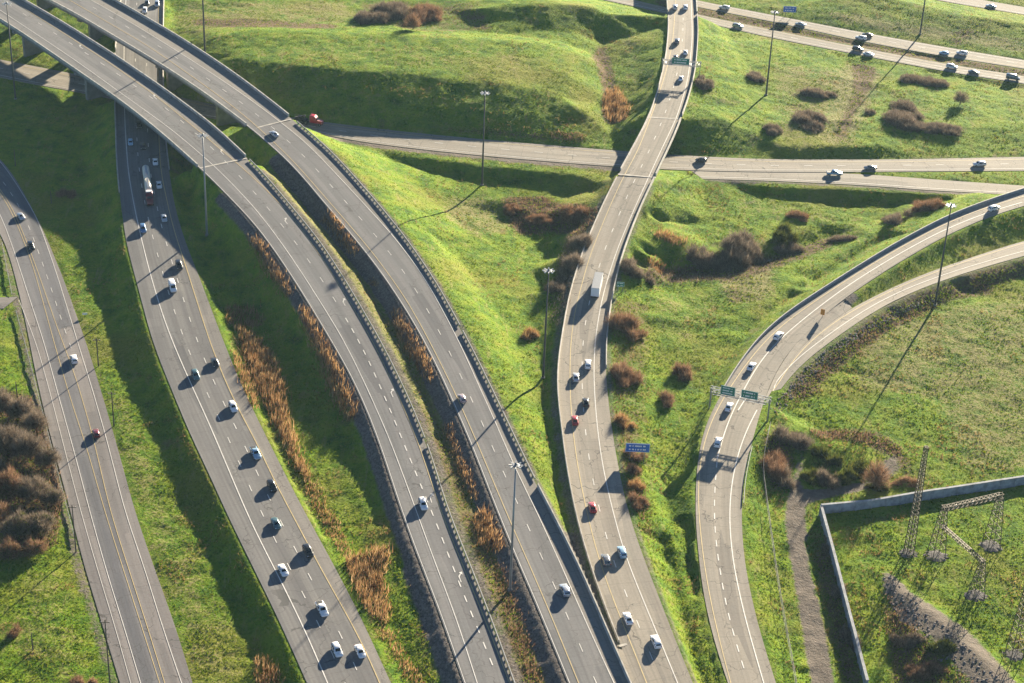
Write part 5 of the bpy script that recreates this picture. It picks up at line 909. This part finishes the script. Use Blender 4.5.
def shrub(px, py, rx, ry, h, label, mat='twig', dens=1., group='bare bushes', wd=.085, cat='bush', name='bare_bush'):
    rx, ry = rx*1.18, ry*1.18; g = G(px, py); rr = random.Random(px*31+py); m = 6+int(rx*ry > 14)*4+int(rx*ry > 40)*5; VV = []; FF = []; o_ = 0
    for i in range(m):   # several stems of uneven size make one bush
        a = rr.uniform(0, 6.28); q = .78*math.sqrt(rr.random()); f_ = rr.uniform(.26, .58); hh = h*rr.uniform(.4, 1.15); sx_, sy_ = rx*f_, ry*f_; cx, cy = rx*q*math.cos(a), ry*q*math.sin(a)
        V, f = twig_cloud(int(150*sx_*sy_*dens)+60, sx_, sy_, hh, .0, wd*1.15, .4+.45*hh); V = V+[cx, cy, float(hgt(g[0]+cx, g[1]+cy))-g[2]-.05]; VV.append(V); FF.append(f+o_); o_ += len(V)
    o = raw(name, np.concatenate(VV), np.concatenate(FF), mat); o.location = g; return tag(o, label, cat, group)
def bare_tree(px, py, r, h, label, mat='twig', group='bare trees', leafy=0., dens=1.):
    g = G(px, py); root = thing('bare_tree', label, 'tree', g, 0, group); t = MB().bar((0, 0, -.3), (.1, .05, h*.35), .42, n=7, w2=.28)
    rr = random.Random(px*7+py)
    for k in range(9):
        a = rr.uniform(0, 6.28); e = rr.uniform(.5, 1.1); b = Vector((.1, .05, h*rr.uniform(.2, .38))); tip = b+Vector((math.cos(a)*r*.6, math.sin(a)*r*.6, h*.45*e)); t.bar(b, tip, .17, n=5, w2=.06)
        for j in range(3): a2 = a+rr.uniform(-1, 1); t.bar(b.lerp(tip, .55), tip+Vector((math.cos(a2)*r*.35, math.sin(a2)*r*.35, h*.12)), .08, n=4, w2=.03)
    t.build('trunk', 'bark', root); V, f = twig_cloud(int(210*r*r*dens)+200, r*1.12, r*1.12, h, .2, .08, .3+.16*h); raw('crown', V, f, mat, root)
    if leafy: V, f = twig_cloud(int(160*r*r*leafy)+100, r*.95, r*.95, h*.96, .25, .32, .4); raw('foliage', V, f, 'leaf', root)
RB = [([(248, 236), (257, 239), (284, 279), (292, 298), (283, 297), (262, 268)], 'reed strip on the left slope of the left ramp, uppermost of two beside it', 2.4), ([(297, 310), (305, 309), (326, 345), (341, 375), (350, 398), (357, 420), (346, 423), (335, 405), (321, 370), (307, 336)], 'longest orange reed strip on the left slope of the left ramp, below the uppermost strip', 3.),
 ([(226, 308), (244, 305), (260, 312), (262, 326), (240, 332), (228, 324)], 'russet reed patch in the ditch right of the highway, uppermost one', 2.), ([(237, 331), (252, 332), (270, 352), (284, 385), (288, 420), (298, 450), (312, 482), (303, 480), (285, 448), (266, 408), (248, 372)], 'largest orange reed bed in the ditch right of the highway', 3.), ([(231, 350), (240, 357), (259, 402), (256, 412), (240, 382)], 'thin reed strip on the highway side of the largest reed bed', 2.),
 ([(303, 478), (314, 482), (335, 515), (354, 556), (346, 562), (328, 535), (312, 505)], 'thin brown reed strip below the largest reed bed', 1.4), ([(345, 560), (362, 554), (380, 546), (392, 552), (382, 574), (386, 600), (390, 627), (376, 622), (360, 602)], 'bright orange reed bed at the lower end of the ditch', 3.), ([(376, 622), (389, 627), (405, 655), (428, 688), (412, 690), (394, 655)], 'brown reed strip running to the bottom edge below the bright orange reed bed', 1.6),
 ([(321, 211), (330, 212), (346, 235), (359, 252), (352, 253), (342, 246), (331, 230)], 'reed clump in the median between the ramps, uppermost one', 2.6), ([(371, 279), (377, 281), (379, 289), (373, 287)], 'smallest reed clump in the median between the ramps', 1.6), ([(390, 310), (395, 308), (408, 330), (417, 343), (426, 358), (433, 382), (428, 385), (415, 368), (402, 346), (392, 325)], 'long reed strip in the middle of the median between the ramps', 2.2), ([(442, 424), (449, 424), (465, 465), (479, 503), (471, 498), (455, 462)], 'reed strip in the median below the pinkish car', 1.8), ([(474, 515), (484, 510), (499, 538), (503, 553), (490, 553), (478, 546)], 'bright orange reed clump in the median beside the pale light mast', 2.8), ([(488, 560), (500, 560), (520, 610), (535, 660), (545, 690), (530, 690), (512, 640)], 'low brown reed strip at the lower end of the median', 1.2),
 ([(254, 658), (270, 660), (284, 690), (256, 692)], 'russet reed patch at the bottom edge left of the highway', 2.2), ([(650, 232), (662, 231), (688, 241), (684, 247), (664, 242)], 'pale orange reed strip on the flat north of the creek', 2.2), ([(606, 92), (618, 88), (629, 108), (626, 120), (606, 120), (603, 106)], 'pinkish orange reed bed in the gully behind the crossroad', 2.6), ([(548, 131), (585, 134), (585, 142), (550, 140)], 'low tan reeds along the far edge of the crossroad, left of the bridge', 1.2), ([(648, 263), (664, 262), (668, 270), (656, 272)], 'small pinkish reed clump at the creek', 2.), ([(808, 429), (850, 429), (890, 440), (906, 452), (900, 456), (862, 442), (815, 438)], 'grey brown reed hedge around the overgrown island', 1.1)]
for pts, lab, h in RB: reed_bed(pts, lab, h, 6.5 if h > 1.7 else 5., 'reed' if h > 1.3 else 'redtwig')
for pts, lab, h, mt in (([(500, 198), (548, 196), (598, 206), (596, 226), (576, 238), (560, 226), (540, 238), (515, 232)], 'patchy rusty brush in the hollow left of the connector bridge', .9, 'redtwig'), ([(566, 236), (588, 236), (574, 290), (558, 330), (548, 320), (552, 280)], 'grey brush along the left side of the connector road below the hollow', 1., 'twig'), ([(650, 262), (700, 262), (760, 258), (785, 250), (790, 258), (745, 280), (690, 284), (645, 284)], 'grey brown brush along the creek bed', 1., 'twig'), ([(614, 300), (622, 300), (618, 350), (626, 420), (650, 505), (660, 560), (648, 540), (626, 480), (612, 410)], 'thin dry brush along the right side of the connector road', .8, 'redtwig'), ([(782, 398), (812, 372), (850, 342), (900, 316), (935, 304), (936, 310), (900, 324), (852, 352), (815, 384), (788, 412)], 'dry brush along the outer side of the inner loop ramp', .8, 'redtwig'), ([(880, 590), (905, 612), (935, 650), (985, 690), (900, 690), (888, 640)], 'dry brown weeds on the shaded side of the dirt mound', .8, 'redtwig'), ([(812, 454), (850, 447), (866, 452), (870, 478), (832, 486), (808, 490)], 'tangled olive brush filling the overgrown island', 1.3, 'leaf'), ([(-20, 395), (30, 398), (46, 440), (64, 500), (56, 545), (20, 560), (-20, 560)], 'brown undergrowth among the thicket trees', 1.6, 'redtwig'), ([(818, 530), (832, 560), (850, 625), (862, 685), (850, 685), (835, 625), (818, 565)], 'dry brown weeds between dirt track and wall', .8, 'redtwig')):
    o = reed_bed(pts, lab, h, 3.2, mt, 'low dry brush'); o.name = 'dry_brush'; o['category'] = 'brush'
SH = [(627, 331, 4.6, 5, 3.6, 'large russet bush right of the connector road, upper of a pair', 'redtwig'), (627, 379, 4.8, 5.4, 3.6, 'large russet bush right of the connector road, lower of a pair', 'redtwig'), (684, 374, 3.0, 4.4, 2.6, 'russet bush alone on the green slope left of the loop ramp, upper right one', 'redtwig'), (665, 403, 2.6, 3.2, 2.4, 'russet bush alone on the green slope, lower left one', 'redtwig'), (624, 425, 2.8, 3, 2.6, 'orange bush just above the big blue sign', 'reed'), (636, 458, 2.6, 2.2, 2., 'brown bush right under the big blue sign', 'redtwig'), (633, 472, 2.3, 2.6, 2., 'orange brown bush below the blue sign, beside the sign shadow', 'redtwig'), (637, 490, 2.6, 3.6, 2.3, 'orange brown bush below the blue sign, level with its shadow', 'reed'), (641, 505, 2.5, 3.4, 2., 'orange brown bush below the blue sign, lowest of the row', 'redtwig'),
 (527, 336, 2.8, 2.8, 2.4, 'orange bush on the slope between the ramp and the connector road', 'reed'), (67.5, 196, 2.6, 3.2, 2.6, 'brown bush on the grass between the street and the highway', 'redtwig'), (16, 636, 1.7, 1.8, 2., 'small red bush in the lower left meadow', 'redtwig'), (82, 684, 2.6, 2.4, 2.2, 'red bush at the bottom edge beside the street', 'redtwig'),
 (632, 272, 3.4, 4.4, 3.4, 'grey bush beside the connector road at the creek', 'twig'), (646, 279, 3, 3.2, 2., 'dark grey bush on the creek bank, second from the connector road', 'twig'), (700, 262, 3.2, 4, 3.6, 'grey bush on the north creek bank, left of the pale thicket', 'twig'), (716, 268, 4.6, 3.6, 2.4, 'low grey bush at the creek, left foot of the pale thicket', 'twig'), (735, 258, 5, 6, 4., 'pale grey thicket, largest bush on the creek', 'twig'), (748, 248, 4.4, 5.6, 3.6, 'pale grey bush behind the largest creek bush', 'twig'), (754, 262, 4, 3.6, 2.4, 'low grey bush on the creek, right foot of the pale thicket', 'twig'), (785, 240, 3.8, 5.6, 3., 'dark olive bush right of the pale creek thicket', 'leaf'), (793, 252, 4.6, 3.2, 2.2, 'dark low bush in the bend of the creek', 'twig'), (800, 218, 4, 3, 1.6, 'brown bush on the bank below the crossroad', 'redtwig'), (899, 220, 4.4, 5, 2.4, 'grey brown bush left of the loop ramp near its upper end, left one', 'twig'), (925, 209, 5, 3.8, 2.4, 'brown bush left of the loop ramp near its upper end, right one', 'redtwig'), (845, 240, 5.5, 2.2, 1.5, 'low dark bush at the right end of the creek', 'twig'),
 (580, 244, 3, 5, 2.6, 'grey bush against the left barrier of the connector road, upper one', 'twig'), (567, 268, 4, 6, 2.8, 'grey bush left of the connector road, middle one', 'twig'), (556, 290, 3.4, 5, 2.4, 'dark bush left of the connector road, lowest of three', 'twig'), (575, 215, 5, 5, 1.8, 'brown bush in the hollow left of the connector road', 'redtwig'), (540, 222, 5, 3.4, 1.2, 'low rusty bush in the middle of the hollow', 'redtwig'), (512, 212, 2.6, 4, 1.2, 'low rusty bush at the left end of the hollow', 'redtwig'),
 (792, 440, 4.6, 4, 3.2, 'large purple grey bush at the head of the dirt track', 'twig'), (776, 468, 3.4, 5.4, 3.2, 'dark russet bush between fence and dirt track', 'redtwig'), (786, 482, 2.6, 3.6, 2.4, 'low dark bush beside the dirt track below the russet one', 'twig'), (822, 455, 2.8, 2.6, 2.8, 'yellow green bush at the upper edge of the overgrown island, left one', 'leaf'), (834, 462, 2.8, 2.6, 2.8, 'yellow green bush at the upper edge of the overgrown island, right one', 'leaf'), (812, 480, 2.6, 2.6, 2., 'olive bush at the left tip of the overgrown island', 'leaf'), (828, 482, 3.4, 3, 2.4, 'grey bush in the middle of the overgrown island', 'twig'), (846, 480, 3., 2.8, 2.4, 'dark olive bush right of the middle of the overgrown island', 'leaf'), (860, 470, 2.6, 2.4, 2., 'olive bush at the right end of the overgrown island', 'leaf'), (880, 489, 3.6, 1.6, 1.6, 'low bush at the foot of the bare tree beside the wall', 'leaf'), (905, 484, 3.6, 2, 1.6, 'low brown bush beside the wall behind the tallest lattice mast', 'redtwig'),
 (812, 94, 7.5, 3.6, 1.8, 'purple grey bush bed on the far field, upper left one', 'twig'), (812, 122, 6.4, 8, 2., 'purple grey bush bed on the far field, lower left one', 'twig'), (907, 116, 7, 12, 2.2, 'largest purple grey bush bed on the far field', 'twig'), (936, 131, 9.5, 4, 1.8, 'purple grey bush bed at the lower right of the largest one', 'twig'), (923, 83, 8, 4.6, 1.6, 'grey bush bed just below the far highway', 'twig'), (772, 132, 3.4, 4, 1.8, 'dark bush on the far grass below the light mast', 'twig'), (870, 113, 2, 2.4, 1.6, 'small dark bush on the far field between the large beds', 'twig'), (704, 84, 3.4, 5, 1.8, 'grey bush on the slope right of the gantry over the connector road', 'twig'), (756, 78, 3.4, 5, 1.8, 'grey bush on the far grass left of the light mast', 'twig'),
 (372, 20, 6, 6, 3., 'dark bush behind the big grass hill, left one', 'twig'), (395, 14, 7, 8, 3.6, 'dark bush behind the big grass hill, middle one', 'twig'), (425, 18, 6, 8, 3.4, 'brown bush behind the big grass hill, right one', 'redtwig'), (940, 650, 3.4, 2.6, 1.6, 'dark bush on the crest of the dirt mound', 'leaf'), (925, 668, 4.6, 4, 1.2, 'dry brown bush on the shaded flank of the dirt mound', 'redtwig'), (905, 640, 3.4, 3.4, 1.1, 'dry grey bush on the left flank of the dirt mound', 'twig'),
 (828, 545, 1.8, 4, 1.2, 'dark bush at the foot of the wall, upper one', 'twig'), (838, 590, 2, 5, 1.3, 'dark bush at the foot of the wall, middle one', 'twig'), (850, 640, 2.2, 5, 1.3, 'dark bush at the foot of the wall, lower one', 'twig')]
for px, py, rx, ry, h, lab, mat in SH: shrub(px, py, rx, ry, h, lab, mat, 1.0 if rx*ry < 40 else .7, wd=.2 if mat == 'leaf' else .085, name='green_bush' if mat == 'leaf' else 'bare_bush')
bare_tree(875, 489, 3.6, 9, 'tall bare tree on the right end of the overgrown island', 'redtwig'); bare_tree(413, 30, 3.4, 7, 'pale bare tree standing behind the big grass hill', 'redtwig'); bare_tree(960, 104, 3, 5.5, 'slim bare tree alone on the far field', 'twig'); bare_tree(727, 252, 2.8, 6, 'pale bare tree rising out of the creek thicket', 'twig')
TH_ = [(2, 408, 4.2, 7, 0, 'dark bare tree at the upper left corner of the thicket'), (22, 414, 4, 6.5, 0, 'dark bare tree at the top of the thicket'), (36, 426, 3.6, 6, 0, 'dark bare tree at the upper right of the thicket beside the guard rail'), (6, 446, 4.6, 7.5, 0, 'bare tree at the left edge of the thicket, second row'), (28, 454, 4.6, 8, 0, 'grey bare tree in the middle of the thicket'), (47, 462, 3.4, 6, .15, 'bare tree at the right of the thicket, second row'), (10, 490, 4.4, 7, .25, 'orange brown tree at the left of the thicket'), (33, 496, 4.2, 7, .1, 'grey bare tree low in the middle of the thicket'), (52, 500, 3.2, 5, .3, 'olive tree at the right edge of the thicket'), (-4, 520, 4, 6, .2, 'brown tree at the lower left corner of the thicket'), (20, 530, 4.2, 6, .8, 'olive green tree at the bottom of the thicket'), (40, 528, 4, 5.5, .9, 'yellow green tree at the lower right of the thicket'), (10, 552, 3.6, 4.5, .5, 'brown green low tree at the bottom left of the thicket'), (-14, 470, 5, 7, .1, 'bare tree half outside the left edge beside the thicket'), (34, 550, 3.2, 4, .4, 'low brown tree at the very bottom of the thicket')]
for px, py, r, h, lf, lab in TH_: bare_tree(px, py+4, r, h, lab, 'redtwig' if 'orange' in lab or 'brown' in lab else 'twig', 'trees of the thicket beside the street', lf, 2.0)
# grass blades standing on the open ground
N = 300000; px = rng.uniform(-90, 1114, N); py = rng.uniform(-30, 760, N); d_ = fw[None]*F+RT[None]*(px[:, None]-512)-UP[None]*(py[:, None]-341.5); zz = np.full(N, 1.)
for _ in range(4): t_ = (zz-H)/d_[:, 2]; q = CP+d_*t_[:, None]; zz = hgt(q[:, 0], q[:, 1])
inb = (q[:, 0] > GX0) & (q[:, 0] < GX1) & (q[:, 1] > GY0) & (q[:, 1] < GY1); gi = np.clip(((q[:, 0]-GX0)/GS).round().astype(int), 0, nx-1); gj = np.clip(((q[:, 1]-GY0)/GS).round().astype(int), 0, ny-1)
bare = np.maximum(MASK['gravel'], MASK['dirt'])[gj, gi]; keep = inb & ~near[gj, gi] & (rng.random(N) > bare*1.6); q = q[keep]; zz = zz[keep]; n = len(q)
B = np.repeat(np.c_[q[:, :2], zz-.05], 3, 0)+rng.normal(size=(n*3, 3))*[.14, .14, 0]; D = rng.normal(size=(n*3, 3))*[.5, .5, .1]+[.12, -.1, 1]; D /= np.linalg.norm(D, axis=1)[:, None]
tall = np.repeat((.16+.36*rng.random(n)**2)*(.7+.6*(np.sin(q[:, 0]*.21+2*np.sin(q[:, 1]*.13))*.5+.5))+.25*MASK['brown'][gj, gi][keep], 3); V, f = tris_of(B, D, .16+.14*rng.random(n*3), tall)
grass = kind(raw('grass', V, f, 'grass'), 'stuff')
wn = blur(vnoise(9, 31)+.7*vnoise(4, 32), 1.)[gj, gi][keep]; ok = (wn > .5) & (rng.random(n) < .35); qw = q[ok]; m_ = len(qw); Bw = np.repeat(np.c_[qw[:, :2], zz[ok]-.05], 4, 0)+rng.normal(size=(m_*4, 3))*[.2, .2, 0]; Dw = rng.normal(size=(m_*4, 3))*[.35, .35, .1]+[.1, -.05, 1]; Dw /= np.linalg.norm(Dw, axis=1)[:, None]
Vw, fw_ = tris_of(Bw, Dw, .07+.08*rng.random(m_*4), .3+.6*rng.random(m_*4)); kind(raw('dry_weeds', Vw, fw_, 'reed'), 'stuff')
# loose stones where the bank of the loop ramp is rubble
def rubble(poly, n, name='rubble'):
    q = scatter(np.array([G(*p) for p in poly]), n); mb = MB(); r = np.random.default_rng(5)
    for x, y in q:
        s = r.uniform(.1, .38); z = float(hgt(x, y)); o = [(-1, -1, 0), (1, -.8, 0), (.9, 1, 0), (-.8, .9, 0), (-.5, -.5, .8), (.5, -.4, .9), (.4, .5, .7), (-.5, .5, .85)]; a = r.uniform(0, 6.28); c, s2 = math.cos(a), math.sin(a)
        mb.add([(x+s*(u*c-v*s2), y+s*(u*s2+v*c), z-.05+s*w) for u, v, w in o], [(0, 1, 5, 4), (1, 2, 6, 5), (2, 3, 7, 6), (3, 0, 4, 7), (4, 5, 6, 7)])
    kind(mb.build(name, 'stone'), 'stuff')
rubble([(770, 408), (800, 372), (828, 348), (860, 327), (900, 307), (935, 296), (937, 300), (905, 313), (868, 332), (836, 354), (806, 382), (776, 416)], 420)
rubble([(880, 573), (892, 578), (925, 608), (960, 640), (1000, 680), (960, 690), (925, 640), (895, 610)], 260)
# creek
ck = smooth([P(x, y, -1.3) for x, y in [(636, 276), (660, 275.5), (700, 274), (735, 270), (760, 264), (775, 259), (783, 254), (812, 246), (818, 240)]], 2, 3); surface('creek_water', offset(ck, .7), offset(ck, -.7), 'water', 0, 2, False)
# ------------------------------------------------------------------ haze
HZ = bpy.data.materials.new('air_haze'); HZ.use_nodes = True; t = HZ.node_tree; t.nodes.remove(t.nodes['Principled BSDF']); pv = t.nodes.new('ShaderNodeVolumePrincipled'); t.links.new(pv.outputs[0], t.nodes['Material Output'].inputs['Volume'])
pv.inputs['Color'].default_value = (.52, .80, 1., 1); pv.inputs['Density'].default_value = .00003; pv.inputs['Anisotropy'].default_value = .2
hz = kind(MB().box((0, 3000, 153.), (20000, 20000, 320.)).build('haze', HZ), 'stuff')
